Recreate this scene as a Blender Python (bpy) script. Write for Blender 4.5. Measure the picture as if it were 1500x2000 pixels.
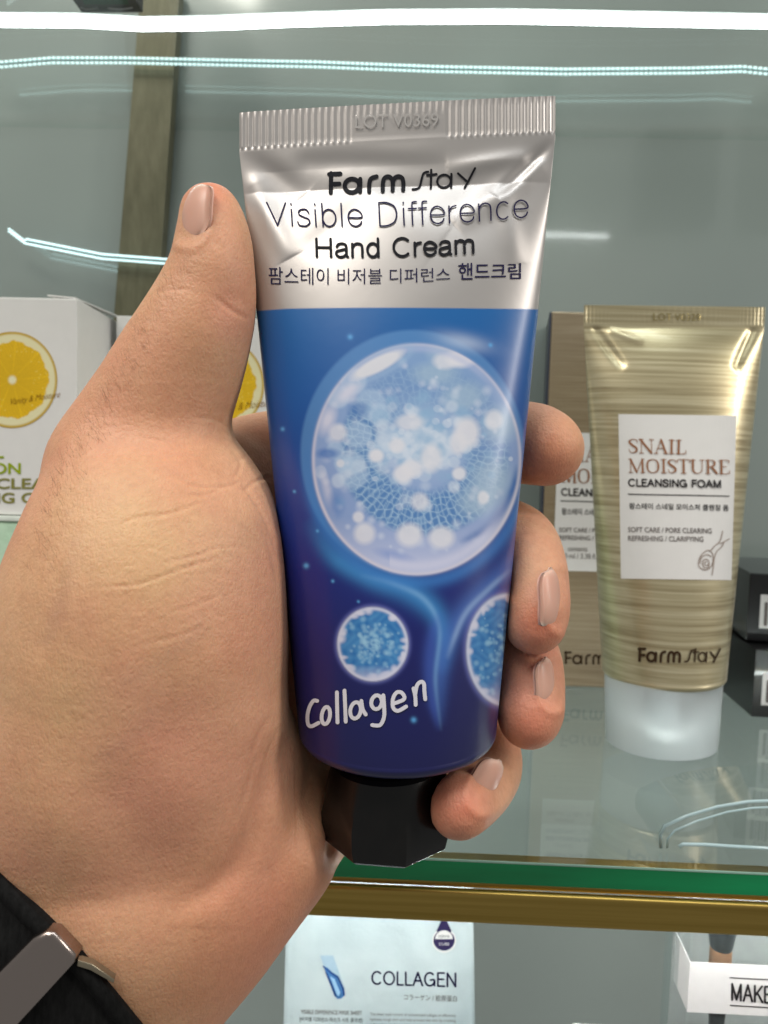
import bpy, bmesh, math, random
import numpy as np
from mathutils import Vector, Matrix
from mathutils.bvhtree import BVHTree
R = math.radians
random.seed(4); rng = np.random.default_rng(7)
scene = bpy.context.scene
for o in list(bpy.data.objects): bpy.data.objects.remove(o)
C = scene.collection
S = 0.01                     # everything below is written in centimetres, the scene is in metres

# ------------------------------------------------------------------ camera
EYE = Vector((0, 0, 9.8))    # eye height above the lower glass shelf (cm)
FP = 1500.0                  # focal length in photo pixels (photo 1500 x 2000)
MC = Matrix.Rotation(R(1.6), 3, 'Z') @ Matrix.Rotation(R(90 - 4.0), 3, 'X') @ Matrix.Rotation(R(1.7), 3, 'Z')
cd = bpy.data.cameras.new('camera'); cam = bpy.data.objects.new('camera', cd); C.objects.link(cam)
cam.matrix_world = Matrix.Translation(EYE * S) @ MC.to_4x4()
cd.sensor_fit = 'VERTICAL'; cd.sensor_height = 24; cd.lens = 24 * FP / 2000
cd.clip_start = 0.005; cd.clip_end = 50
cd.dof.use_dof = True; cd.dof.focus_distance = 0.138; cd.dof.aperture_fstop = 22
scene.camera = cam
# ------------------------------------------------------------------ world and light
w = bpy.data.worlds.new('World'); scene.world = w; w.use_nodes = True
w.node_tree.nodes['Background'].inputs[0].default_value = (0.66, 0.66, 0.64, 1)
w.node_tree.nodes['Background'].inputs[1].default_value = 0.36
def area(name, loc, target, sx, sy, power, col):
    l = bpy.data.lights.new(name, 'AREA'); l.shape = 'RECTANGLE'; l.size = sx * S; l.size_y = sy * S
    l.energy = power; l.color = col
    o = bpy.data.objects.new(name, l); C.objects.link(o); o.location = Vector(loc) * S
    o.rotation_euler = (Vector(target) - Vector(loc)).to_track_quat('-Z', 'Y').to_euler()
    return o
area('ceiling_light', (-45, -30, 95), (0, 14, 9), 70, 30, 7.5, (1.0, 0.93, 0.84))
area('ceiling_light', (105, -18, 62), (0, 16, 9), 14, 70, 6.0, (1.0, 0.94, 0.87))
area('ceiling_light', (10, -20, 120), (5, 30, 0), 120, 16, 6.0, (0.93, 0.98, 1.0))
scene.view_settings.view_transform = 'Standard'; scene.view_settings.look = 'None'
scene.view_settings.exposure = 0.0; scene.view_settings.gamma = 1.0
scene.render.engine = 'CYCLES'
scene.cycles.use_denoising = True
scene.cycles.max_bounces = 8; scene.cycles.transparent_max_bounces = 16
scene.cycles.caustics_reflective = False; scene.cycles.caustics_refractive = False
scene.cycles.sample_clamp_indirect = 4.0

# ------------------------------------------------------------------ helpers: places
def ray(px, py):
    return (MC @ Vector(((px - 750) / FP, (1000 - py) / FP, -1)))
def at(px, py, D):                       # point at world distance D (cm along +Y) seen at photo pixel
    r = ray(px, py); return EYE + r * (D / r.y)
def on_z(px, py, z=0.0):                 # point on the horizontal plane z seen at photo pixel
    r = ray(px, py); return EYE + r * ((z - EYE.z) / r.z)
def cs(px, py, d):                       # the same for the things held in the hand: d = distance along the view axis
    return EYE + ray(px, py) * d
MCn = np.array(MC); EYn = np.array(EYE)
def cam2world(P): return P @ MCn.T + EYn
def world2px(P):
    q = (P - EYn) @ MCn
    return 750 + FP * q[:, 0] / -q[:, 2], 1000 - FP * q[:, 1] / -q[:, 2], -q[:, 2]
# ------------------------------------------------------------------ helpers: objects
def thing(name, label, cat, loc, group=None):
    o = bpy.data.objects.new(name, None); C.objects.link(o); o.location = Vector(loc) * S
    o.empty_display_size = 0.01
    o['label'] = label; o['category'] = cat
    if group: o['group'] = group
    return o
def tag(o, label, cat, group=None):
    o['label'] = label; o['category'] = cat
    if group: o['group'] = group
    return o
def wloc(o):
    v = Vector((0, 0, 0))
    while o is not None: v += o.location; o = o.parent
    return v / S
def mk(name, V, F, mat, parent=None, smooth=False, label=None, kind=None, origin=None, autosmooth=None):
    V = np.asarray(V, dtype=np.float64).reshape(-1, 3)
    if origin is None: origin = np.array(wloc(parent)) if parent is not None else np.array([V[:, 0].mean(), V[:, 1].mean(), V[:, 2].min()])
    me = bpy.data.meshes.new(name)
    me.from_pydata(((V - origin) * S).tolist(), [], [tuple(int(i) for i in f) for f in F]) if not isinstance(F, np.ndarray) else fast(me, (V - origin) * S, F)
    me.update(); me.validate()
    if smooth: me.shade_smooth()
    if autosmooth is not None:
        me.shade_smooth(); me.set_sharp_from_angle(angle=R(autosmooth))
    o = bpy.data.objects.new(name, me); C.objects.link(o)
    if mat is not None: me.materials.append(mat)
    if parent is not None: o.parent = parent; o.location = (Vector(origin) - wloc(parent)) * S
    else: o.location = Vector(origin) * S
    if label: o['label'] = label
    if kind: o['kind'] = kind
    return o
def fast(me, V, F):
    n, k = F.shape
    me.vertices.add(len(V)); me.vertices.foreach_set('co', V.astype(np.float32).ravel())
    me.loops.add(n * k); me.loops.foreach_set('vertex_index', F.astype(np.int32).ravel())
    me.polygons.add(n); me.polygons.foreach_set('loop_start', np.arange(0, n * k, k, dtype=np.int32))
    me.update(calc_edges=True)
def color_attr(me, name, col):
    a = me.color_attributes.new(name, 'FLOAT_COLOR', 'POINT')
    c = np.ones((len(me.vertices), 4), dtype=np.float32); c[:, :col.shape[1]] = col
    a.data.foreach_set('color', c.ravel())
def float_attr(me, name, v):
    a = me.attributes.new(name, 'FLOAT', 'POINT'); a.data.foreach_set('value', np.asarray(v, dtype=np.float32))
def bm_obj(name, bm, mat, parent=None, **k):
    bm.normal_update()
    V = [v.co[:] for v in bm.verts]; bm.verts.index_update(); F = [[v.index for v in f.verts] for f in bm.faces]; bm.free()
    return mk(name, V, F, mat, parent, **k)
def box_bm(c0, ex, ey, ez, bevel=0.0, seg=2, bm=None):
    """box from corner c0 with edge vectors"""
    c0, ex, ey, ez = map(Vector, (c0, ex, ey, ez)); own = bm is None
    b = bmesh.new()
    P = [c0, c0+ex, c0+ex+ey, c0+ey, c0+ez, c0+ex+ez, c0+ex+ey+ez, c0+ey+ez]
    v = [b.verts.new(p) for p in P]
    for f in ((0,3,2,1),(4,5,6,7),(0,1,5,4),(1,2,6,5),(2,3,7,6),(3,0,4,7)): b.faces.new([v[i] for i in f])
    bmesh.ops.recalc_face_normals(b, faces=b.faces)
    if bevel: bmesh.ops.bevel(b, geom=list(b.edges), offset=bevel, segments=seg, affect='EDGES', profile=0.6)
    if own: return b
    me = bpy.data.meshes.new('t'); b.to_mesh(me); bm.from_mesh(me); bpy.data.meshes.remove(me); b.free(); return bm
def lathe(prof, n=48, origin=(0,0,0), ex=(1,0,0), ey=(0,1,0), ez=(0,0,1), cap=True, phase=0.0):
    """profile [(r,h)] turned about ez"""
    origin, ex, ey, ez = map(lambda a: np.array(a, float), (origin, ex, ey, ez)); V = []; F = []
    for r, h in prof:
        for i in range(n):
            t = 2 * math.pi * i / n + phase
            V.append(origin + ex * r * math.cos(t) + ey * r * math.sin(t) + ez * h)
    for j in range(len(prof) - 1):
        for i in range(n):
            a = j * n + i; b = j * n + (i + 1) % n; F.append((a, b, b + n, a + n))
    if cap: F.append(tuple(range(n))[::-1]); F.append(tuple((len(prof) - 1) * n + i for i in range(n)))
    return np.array(V), F
def tube_path(P, r, n=8, closed=False):
    P = [Vector(p) for p in P]; V = []; F = []; m = len(P)
    up = Vector((0.13, 0.2, 1)).normalized()
    for i, p in enumerate(P):
        a = P[max(i - 1, 0)]; b = P[min(i + 1, m - 1)]; t = (b - a).normalized()
        x = t.cross(up).normalized(); y = x.cross(t).normalized()
        rr = r[i] if hasattr(r, '__len__') else r
        for k in range(n):
            q = 2 * math.pi * k / n; V.append(p + x * rr * math.cos(q) + y * rr * math.sin(q))
    for i in range(m - 1):
        for k in range(n):
            a = i * n + k; b = i * n + (k + 1) % n; F.append((a, b, b + n, a + n))
    F.append(tuple(range(n))[::-1]); F.append(tuple((m - 1) * n + k for k in range(n)))
    return [v[:] for v in V], F
# ------------------------------------------------------------------ helpers: materials
def lin(c): return tuple(((x / 255) / 12.92 if x / 255 <= 0.04045 else ((x / 255 + 0.055) / 1.055) ** 2.4) for x in c)
class M:
    def __init__(s, name):
        s.m = bpy.data.materials.new(name); s.m.use_nodes = True; s.t = s.m.node_tree
        s.b = s.t.nodes['Principled BSDF']; s.out = s.t.nodes['Material Output']
    def n(s, typ, **k):
        x = s.t.nodes.new(typ)
        for a, b in k.items(): setattr(x, a, b)
        return x
    def l(s, a, b): s.t.links.new(a, b)
    def set(s, **k):
        for a, b in k.items():
            i = s.b.inputs[a.replace('_', ' ')]
            i.default_value = (*b, 1) if isinstance(b, tuple) and len(b) == 3 and i.type == 'RGBA' else b
        return s
    def coord(s, scale=(1, 1, 1), rot=(0, 0, 0)):
        tc = s.n('ShaderNodeTexCoord'); mp = s.n('ShaderNodeMapping')
        mp.inputs['Scale'].default_value = tuple(100 * q for q in scale); mp.inputs['Rotation'].default_value = rot
        s.l(tc.outputs['Object'], mp.inputs['Vector']); return mp.outputs[0]
    def noise(s, sc, scale=(1, 1, 1), det=4, rough=0.55, rot=(0, 0, 0)):
        x = s.n('ShaderNodeTexNoise'); x.inputs['Scale'].default_value = sc; x.inputs['Detail'].default_value = det
        x.inputs['Roughness'].default_value = rough; s.l(s.coord(scale, rot), x.inputs['Vector']); return x.outputs['Fac']
    def ramp(s, fac, stops):
        r = s.n('ShaderNodeValToRGB'); e = r.color_ramp.elements
        while len(e) < len(stops): e.new(0.5)
        for q, (p, c) in zip(e, stops): q.position = p; q.color = (*c, 1) if len(c) == 3 else c
        s.l(fac, r.inputs[0]); return r.outputs[0]
    def bump(s, fac, strength, dist_cm, prev=None):
        b = s.n('ShaderNodeBump'); b.inputs['Strength'].default_value = strength; b.inputs['Distance'].default_value = dist_cm * S
        s.l(fac, b.inputs['Height'])
        if prev is not None: s.l(prev, b.inputs['Normal'])
        s.l(b.outputs[0], s.b.inputs['Normal']); return b.outputs[0]
    def rough(s, fac, lo, hi):
        r = s.n('ShaderNodeMapRange'); r.inputs['To Min'].default_value = lo; r.inputs['To Max'].default_value = hi
        s.l(fac, r.inputs['Value']); s.l(r.outputs[0], s.b.inputs['Roughness'])
    def mix(s, a, b, fac, mode='MIX'):
        x = s.n('ShaderNodeMix', data_type='RGBA', blend_type=mode)
        for v, i in ((fac, x.inputs['Factor']), (a, x.inputs['A']), (b, x.inputs['B'])):
            if hasattr(v, 'is_output'): s.l(v, i)
            else: i.default_value = (*v, 1) if isinstance(v, tuple) else v
        return x.outputs['Result']
def simple(name, col, rough=0.5, metallic=0.0, *, var=0.06, nscale=3.0, coat=0.0, bump=0.0):
    m = M(name); c = lin(col); m.set(Roughness=rough, Metallic=metallic, Coat_Weight=coat)
    f = m.noise(nscale); m.l(m.ramp(f, [(0.25, tuple(x * (1 - var) for x in c)), (0.75, tuple(min(1, x * (1 + var)) for x in c))]), m.b.inputs['Base Color'])
    if bump: m.bump(m.noise(nscale * 12), bump, 0.01)
    if 'print' in name or 'copper' in name: m.set(Specular_IOR_Level=.12, Roughness=.6)
    return m.m
def see_through(name, tint, refl=1.0, rough=0.02, ior=1.5, solid=None, solid_fac=0.0):
    """thin clear sheet: tinted transparency under a Fresnel reflection, optionally a little milky"""
    m = M(name); t = m.t
    tr = m.n('ShaderNodeBsdfTransparent'); tr.inputs[0].default_value = (*tint, 1)
    gl = m.n('ShaderNodeBsdfGlossy'); gl.inputs['Roughness'].default_value = rough; gl.inputs['Color'].default_value = (refl, refl, refl, 1)
    lw = m.n('ShaderNodeLayerWeight'); lw.inputs['Blend'].default_value = .5
    pw = m.n('ShaderNodeMath', operation='POWER'); pw.inputs[1].default_value = 5.0; m.l(lw.outputs['Facing'], pw.inputs[0])
    f0 = ((ior - 1) / (ior + 1)) ** 2; fr = m.n('ShaderNodeMath', operation='MULTIPLY_ADD'); fr.inputs[1].default_value = 1 - f0; fr.inputs[2].default_value = f0; m.l(pw.outputs[0], fr.inputs[0])
    mx = m.n('ShaderNodeMixShader'); m.l(fr.outputs[0], mx.inputs[0])
    base = tr.outputs[0]
    if solid:
        df = m.n('ShaderNodeBsdfDiffuse'); df.inputs[0].default_value = (*solid, 1)
        m2 = m.n('ShaderNodeMixShader'); m2.inputs[0].default_value = solid_fac; m.l(tr.outputs[0], m2.inputs[1]); m.l(df.outputs[0], m2.inputs[2]); base = m2.outputs[0]
    m.l(base, mx.inputs[1]); m.l(gl.outputs[0], mx.inputs[2]); m.l(mx.outputs[0], m.out.inputs[0]); t.nodes.remove(m.b)
    return m.m
def emit(name, col, strength):
    m = M(name); m.set(Base_Color=(0.8, 0.8, 0.8)); m.b.inputs['Emission Color'].default_value = (*col, 1); m.b.inputs['Emission Strength'].default_value = strength
    return m.m
# ------------------------------------------------------------------ helpers: flat print laid on a surface
def bvh_of(*objs):
    V = []; F = []
    for o in objs:
        off = len(V); mw = Matrix.Translation(wloc(o))
        V += [mw @ (v.co / S) for v in o.data.vertices]; F += [[i + off for i in p.vertices] for p in o.data.polygons]
    return BVHTree.FromPolygons(V, F)
def lay(name, V2, F, bvh, mat, parent, lift=0.012, label=None, kind=None, cell=None, dz=None):
    """2-D print given in photo pixels, laid on the surface the pixels look at"""
    bm = bmesh.new(); vs = [bm.verts.new((x, y, 0)) for x, y in V2]
    for f in F:
        try: bm.faces.new([vs[i] for i in f])
        except ValueError: pass
    if cell:
        xs = [p[0] for p in V2]; ys = [p[1] for p in V2]
        for ax, lo, hi in ((0, min(xs), max(xs)), (1, min(ys), max(ys))):
            k = math.ceil(lo / cell) * cell
            while k < hi:
                co = [0, 0, 0]; no = [0, 0, 0]; co[ax] = k; no[ax] = 1
                bmesh.ops.bisect_plane(bm, geom=list(bm.verts) + list(bm.edges) + list(bm.faces), plane_co=co, plane_no=no, dist=1e-4); k += cell
    dead = []; 
    for i, v in enumerate(bm.verts):
        r = ray(v.co.x, v.co.y).normalized(); h = bvh.ray_cast(EYE, r)
        if h[0] is None: dead.append(v); continue
        n = h[1] if h[1].dot(r) < 0 else -h[1]
        v.co = h[0] + n * (lift + (dz if dz else 0))
    if dead: bmesh.ops.delete(bm, geom=dead, context='VERTS')
    if not bm.verts: bm.free(); return None
    for f in bm.faces:
        f.normal_update()
        if f.normal.dot(f.calc_center_median() - EYE) > 0: f.normal_flip()
    return bm_obj(name, bm, mat, parent, label=label, kind=kind)
def strokes2d(strokes, width):
    """each stroke [(x,y),...] (optionally (x,y,w)) -> strip with rounded ends"""
    V = []; F = []
    for st in strokes:
        P = []; 
        for q in st: P.append((q[0], q[1], q[2] if len(q) > 2 else width))
        # smooth resample
        if len(P) > 2 and not (len(st) and st[0] == 'hard'):
            A = np.array(P, float); T = []
            n = len(A)
            for i in range(n - 1):
                p0 = A[max(i - 1, 0)]; p1 = A[i]; p2 = A[i + 1]; p3 = A[min(i + 2, n - 1)]
                for t in np.linspace(0, 1, 6, endpoint=False):
                    T.append(0.5 * ((2 * p1) + (-p0 + p2) * t + (2 * p0 - 5 * p1 + 4 * p2 - p3) * t * t + (-p0 + 3 * p1 - 3 * p2 + p3) * t ** 3))
            T.append(A[-1]); A = np.array(T)
        else:
            A = np.array(P, float)
        B = [A[0]]
        for i in range(len(A) - 1):
            k = max(1, int(np.linalg.norm(A[i + 1, :2] - A[i, :2]) / 5))
            for j in range(1, k + 1): B.append(A[i] + (A[i + 1] - A[i]) * j / k)
        A = np.array(B)
        def ext(p, d, w):  # round end
            return [np.array([p[0] + d[0] * w * 0.5 * math.sin(a), p[1] + d[1] * w * 0.5 * math.sin(a), max(w * math.cos(a), 0.02 * w)]) for a in (R(30), R(60), R(85))]
        d0 = A[0, :2] - A[1, :2]; d0 = d0 / (np.linalg.norm(d0) + 1e-9); d1 = A[-1, :2] - A[-2, :2]; d1 = d1 / (np.linalg.norm(d1) + 1e-9)
        A = np.array(ext(A[0], d0, A[0, 2])[::-1] + list(A) + ext(A[-1], d1, A[-1, 2]))
        b0 = len(V)
        for i in range(len(A)):
            t = A[min(i + 1, len(A) - 1), :2] - A[max(i - 1, 0), :2]; t = t / (np.linalg.norm(t) + 1e-9); nrm = np.array([-t[1], t[0]])
            V.append(tuple(A[i, :2] + nrm * A[i, 2] / 2)); V.append(tuple(A[i, :2] - nrm * A[i, 2] / 2))
        for i in range(len(A) - 1): F.append((b0 + 2 * i, b0 + 2 * i + 1, b0 + 2 * i + 3, b0 + 2 * i + 2))
    return V, F
def lay_strokes(name, strokes, width, bvh, mat, parent, lift=0.012, label=None):
    """every stroke a hair above the one before, so that crossing strokes never share a plane"""
    VV = []; FF = []; bms = []
    V, F = [], []
    allv = []; allf = []
    for k, st in enumerate(strokes):
        v, f = strokes2d([st], width); out = []; ok = True
        for (x, y) in v:
            r = ray(x, y).normalized(); h = bvh.ray_cast(EYE, r)
            if h[0] is None: out.append(None); continue
            n = h[1] if h[1].dot(r) < 0 else -h[1]; out.append((h[0] + n * (lift + 0.0006 * k))[:])
        b0 = len(allv); idx = {}
        for i, p in enumerate(out):
            if p is not None: idx[i] = len(allv); allv.append(p)
        for q in f:
            if all(i in idx for i in q): allf.append([idx[i] for i in q])
    if not allv: return None
    return mk(name, allv, allf, mat, parent, label=label)
def ell(cx, cy, rx, ry, a0=0, a1=360, n=14, rot=0):
    out = []
    for i in range(n + 1):
        t = R(a0 + (a1 - a0) * i / n); x = rx * math.cos(t); y = ry * math.sin(t); c, s = math.cos(R(rot)), math.sin(R(rot))
        out.append((cx + x * c - y * s, cy + x * s + y * c))
    return out
_tc = {}
def text2d(body, offset=0.0, shear=0.0, space=1.0):
    key = (body, offset, shear, space)
    if key in _tc: return _tc[key]
    c = bpy.data.curves.new('t', 'FONT'); c.body = body; c.offset = offset; c.shear = shear; c.space_character = space; c.resolution_u = 4; c.fill_mode = 'FRONT'
    o = bpy.data.objects.new('t', c); C.objects.link(o); dg = bpy.context.evaluated_depsgraph_get(); dg.update()
    me = bpy.data.meshes.new_from_object(o.evaluated_get(dg)); V = [(v.co.x, v.co.y) for v in me.vertices]; F = [list(p.vertices) for p in me.polygons]
    bpy.data.objects.remove(o); bpy.data.curves.remove(c); bpy.data.meshes.remove(me)
    xs = [p[0] for p in V]; ys = [p[1] for p in V]; _tc[key] = (V, F, min(xs), max(xs), min(ys), max(ys)); return _tc[key]
def lay_text(name, body, quad, bvh, mat, parent, sag=0.0, offset=0.0, shear=0.0, lift=0.012, cell=None, label=None, space=1.0):
    """quad = photo pixels of the inked box: top left, top right, bottom right, bottom left"""
    V, F, x0, x1, y0, y1 = text2d(body, offset, shear, space); TL, TR, BR, BL = [np.array(q, float) for q in quad]; out = []
    for x, y in V:
        u = (x - x0) / (x1 - x0); v = (y - y0) / (y1 - y0)
        p = (BL * (1 - u) + BR * u) * (1 - v) + (TL * (1 - u) + TR * u) * v
        out.append((p[0], p[1] + sag * 4 * u * (1 - u)))
    return lay(name, out, F, bvh, mat, parent, lift=lift, cell=cell, label=label)
def rect(x0, y0, x1, y1): return ((x0, y0), (x1, y0), (x1, y1), (x0, y1))
def lay_poly(name, quad, bvh, mat, parent, nx=8, ny=8, lift=0.008, label=None, kind=None):
    TL, TR, BR, BL = [np.array(q, float) for q in quad]; V = []; F = []
    for j in range(ny + 1):
        for i in range(nx + 1):
            u, v = i / nx, j / ny; V.append(tuple((TL * (1 - u) + TR * u) * (1 - v) + (BL * (1 - u) + BR * u) * v))
    for j in range(ny):
        for i in range(nx): a = j * (nx + 1) + i; F.append((a, a + 1, a + nx + 2, a + nx + 1))
    return lay(name, V, F, bvh, mat, parent, lift=lift, label=label, kind=kind)
# brand lettering as strokes in a unit frame taken from the photo (x 445..1075, y 380..488)
LOGO_B = [[(458, 392), (458, 480)], [(450, 396), (497, 394)], [(462, 440), (494, 439)], ell(548, 449, 31, 31, 0, 360, 16),
          [(583, 420), (583, 478)], [(622, 479), (622, 440), (630, 418), (652, 410)],
          [(680, 477), (680, 440), (686, 418), (702, 411), (716, 420), (722, 442), (722, 475)], [(722, 440), (730, 418), (746, 411), (762, 420), (767, 442), (767, 474)]]
LOGO_T = [[(872, 392), (854, 398), (846, 420), (838, 456), (828, 468), (808, 471)], [(885, 384), (885, 468)], [(868, 408), (908, 404)], ell(941, 436, 29, 29, 0, 360, 16),
          [(972, 404), (972, 466)], [(1000, 402), (1036, 436)], [(1072, 380), (1030, 468)]]
def logo(quad, bvh, mat, parent, wb, wt, lift=0.012, cut=None, label=None):
    TL, TR, BR, BL = [np.array(q, float) for q in quad]
    def mp(s):
        o = []
        for x, y in s:
            u = (x - 445) / 630; v = (y - 380) / 108; p = (TL * (1 - u) + TR * u) * (1 - v) + (BL * (1 - u) + BR * u) * v; o.append(tuple(p))
        return o
    lay_strokes('brand_lettering', [mp(s) for s in LOGO_B], wb, bvh, mat, parent, lift, label)
    lay_strokes('brand_lettering', [mp(s) for s in LOGO_T], wt, bvh, mat, parent, lift, label)
# roman capitals as thick and thin strokes, unit box height 1 (y down)
K, H_ = 0.15, 0.055
ROM = {
 'S': (0.62, [[(0.54, 0.26, H_), (0.52, 0.10, H_), (0.34, 0.03, H_), (0.14, 0.10, .1), (0.10, 0.26, K), (0.28, 0.45, K), (0.48, 0.62, K), (0.50, 0.82, K), (0.34, 0.96, .07), (0.14, 0.93, H_), (0.06, 0.74, H_)]]),
 'N': (0.92, [[(0.17, 0.04, H_), (0.17, 0.97, H_)], [(0.13, 0.04, K), (0.77, 0.97, K)], [(0.78, 0.04, H_), (0.78, 0.97, H_)], [(0.02, 0.02, H_), (0.28, 0.02, H_)], [(0.66, 0.02, H_), (0.90, 0.02, H_)], [(0.05, 0.98, H_), (0.29, 0.98, H_)]]),
 'A': (0.84, [[(0.42, 0.02, H_), (0.12, 0.97, H_)], [(0.42, 0.02, K), (0.72, 0.97, K)], [(0.22, 0.63, H_), (0.6, 0.63, H_)], [(0.02, 0.98, H_), (0.24, 0.98, H_)], [(0.58, 0.98, H_), (0.84, 0.98, H_)]]),
 'I': (0.42, [[(0.21, 0.03, K), (0.21, 0.97, K)], [(0.06, 0.02, H_), (0.36, 0.02, H_)], [(0.06, 0.98, H_), (0.36, 0.98, H_)]]),
 'L': (0.66, [[(0.21, 0.03, K), (0.21, 0.97, K)], [(0.06, 0.02, H_), (0.36, 0.02, H_)], [(0.06, 0.98, H_), (0.60, 0.98, H_), (0.64, 0.76, H_)]]),
 'M': (1.06, [[(0.17, 0.04, H_), (0.15, 0.97, H_)], [(0.17, 0.04, K), (0.52, 0.94, K)], [(0.54, 0.94, H_), (0.88, 0.04, H_)], [(0.88, 0.04, K), (0.90, 0.97, K)], [(0.04, 0.98, H_), (0.27, 0.98, H_)], [(0.78, 0.98, H_), (1.02, 0.98, H_)], [(0.06, 0.02, H_), (0.22, 0.02, H_)], [(0.84, 0.02, H_), (1.0, 0.02, H_)]]),
 'O': (0.92, [[(0.46, 0.02, H_), (0.2, 0.14, .1), (0.12, 0.5, K), (0.2, 0.86, .1), (0.46, 0.98, H_), (0.72, 0.86, .1), (0.80, 0.5, K), (0.72, 0.14, .1), (0.46, 0.02, H_)]]),
 'T': (0.78, [[(0.39, 0.03, K), (0.39, 0.97, K)], [(0.03, 0.22, H_), (0.06, 0.02, H_), (0.72, 0.02, H_), (0.75, 0.22, H_)], [(0.24, 0.98, H_), (0.54, 0.98, H_)]]),
 'U': (0.9, [[(0.18, 0.03, K), (0.18, 0.66, K), (0.26, 0.9, .1), (0.46, 0.98, H_), (0.66, 0.9, H_), (0.74, 0.66, H_), (0.74, 0.03, H_)], [(0.03, 0.02, H_), (0.33, 0.02, H_)], [(0.62, 0.02, H_), (0.86, 0.02, H_)]]),
 'R': (0.82, [[(0.2, 0.03, K), (0.2, 0.97, K)], [(0.05, 0.02, H_), (0.4, 0.02, H_), (0.58, 0.1, .1), (0.6, 0.28, K), (0.5, 0.46, .1), (0.24, 0.5, H_)], [(0.42, 0.5, K), (0.74, 0.96, K)], [(0.06, 0.98, H_), (0.34, 0.98, H_)]]),
 'E': (0.72, [[(0.2, 0.03, K), (0.2, 0.97, K)], [(0.05, 0.02, H_), (0.62, 0.02, H_), (0.64, 0.2, H_)], [(0.2, 0.48, H_), (0.5, 0.48, H_)], [(0.05, 0.98, H_), (0.64, 0.98, H_), (0.68, 0.76, H_)]]),
}
def roman(word, quad, bvh, mat, parent, lift=0.012):
    TL, TR, BR, BL = [np.array(q, float) for q in quad]; W = sum(ROM[c][0] for c in word); H = np.linalg.norm(BL - TL); x = 0; sts = []
    for c in word:
        for st in ROM[c][1]:
            o = []
            for px, py, ww in st:
                u = (x + px) / W; p = (TL * (1 - u) + TR * u) * (1 - py) + (BL * (1 - u) + BR * u) * py; o.append((p[0], p[1], ww * H))
            sts.append(o)
        x += ROM[c][0]
    return lay_strokes('lettering', sts, 1, bvh, mat, parent, lift)

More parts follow.
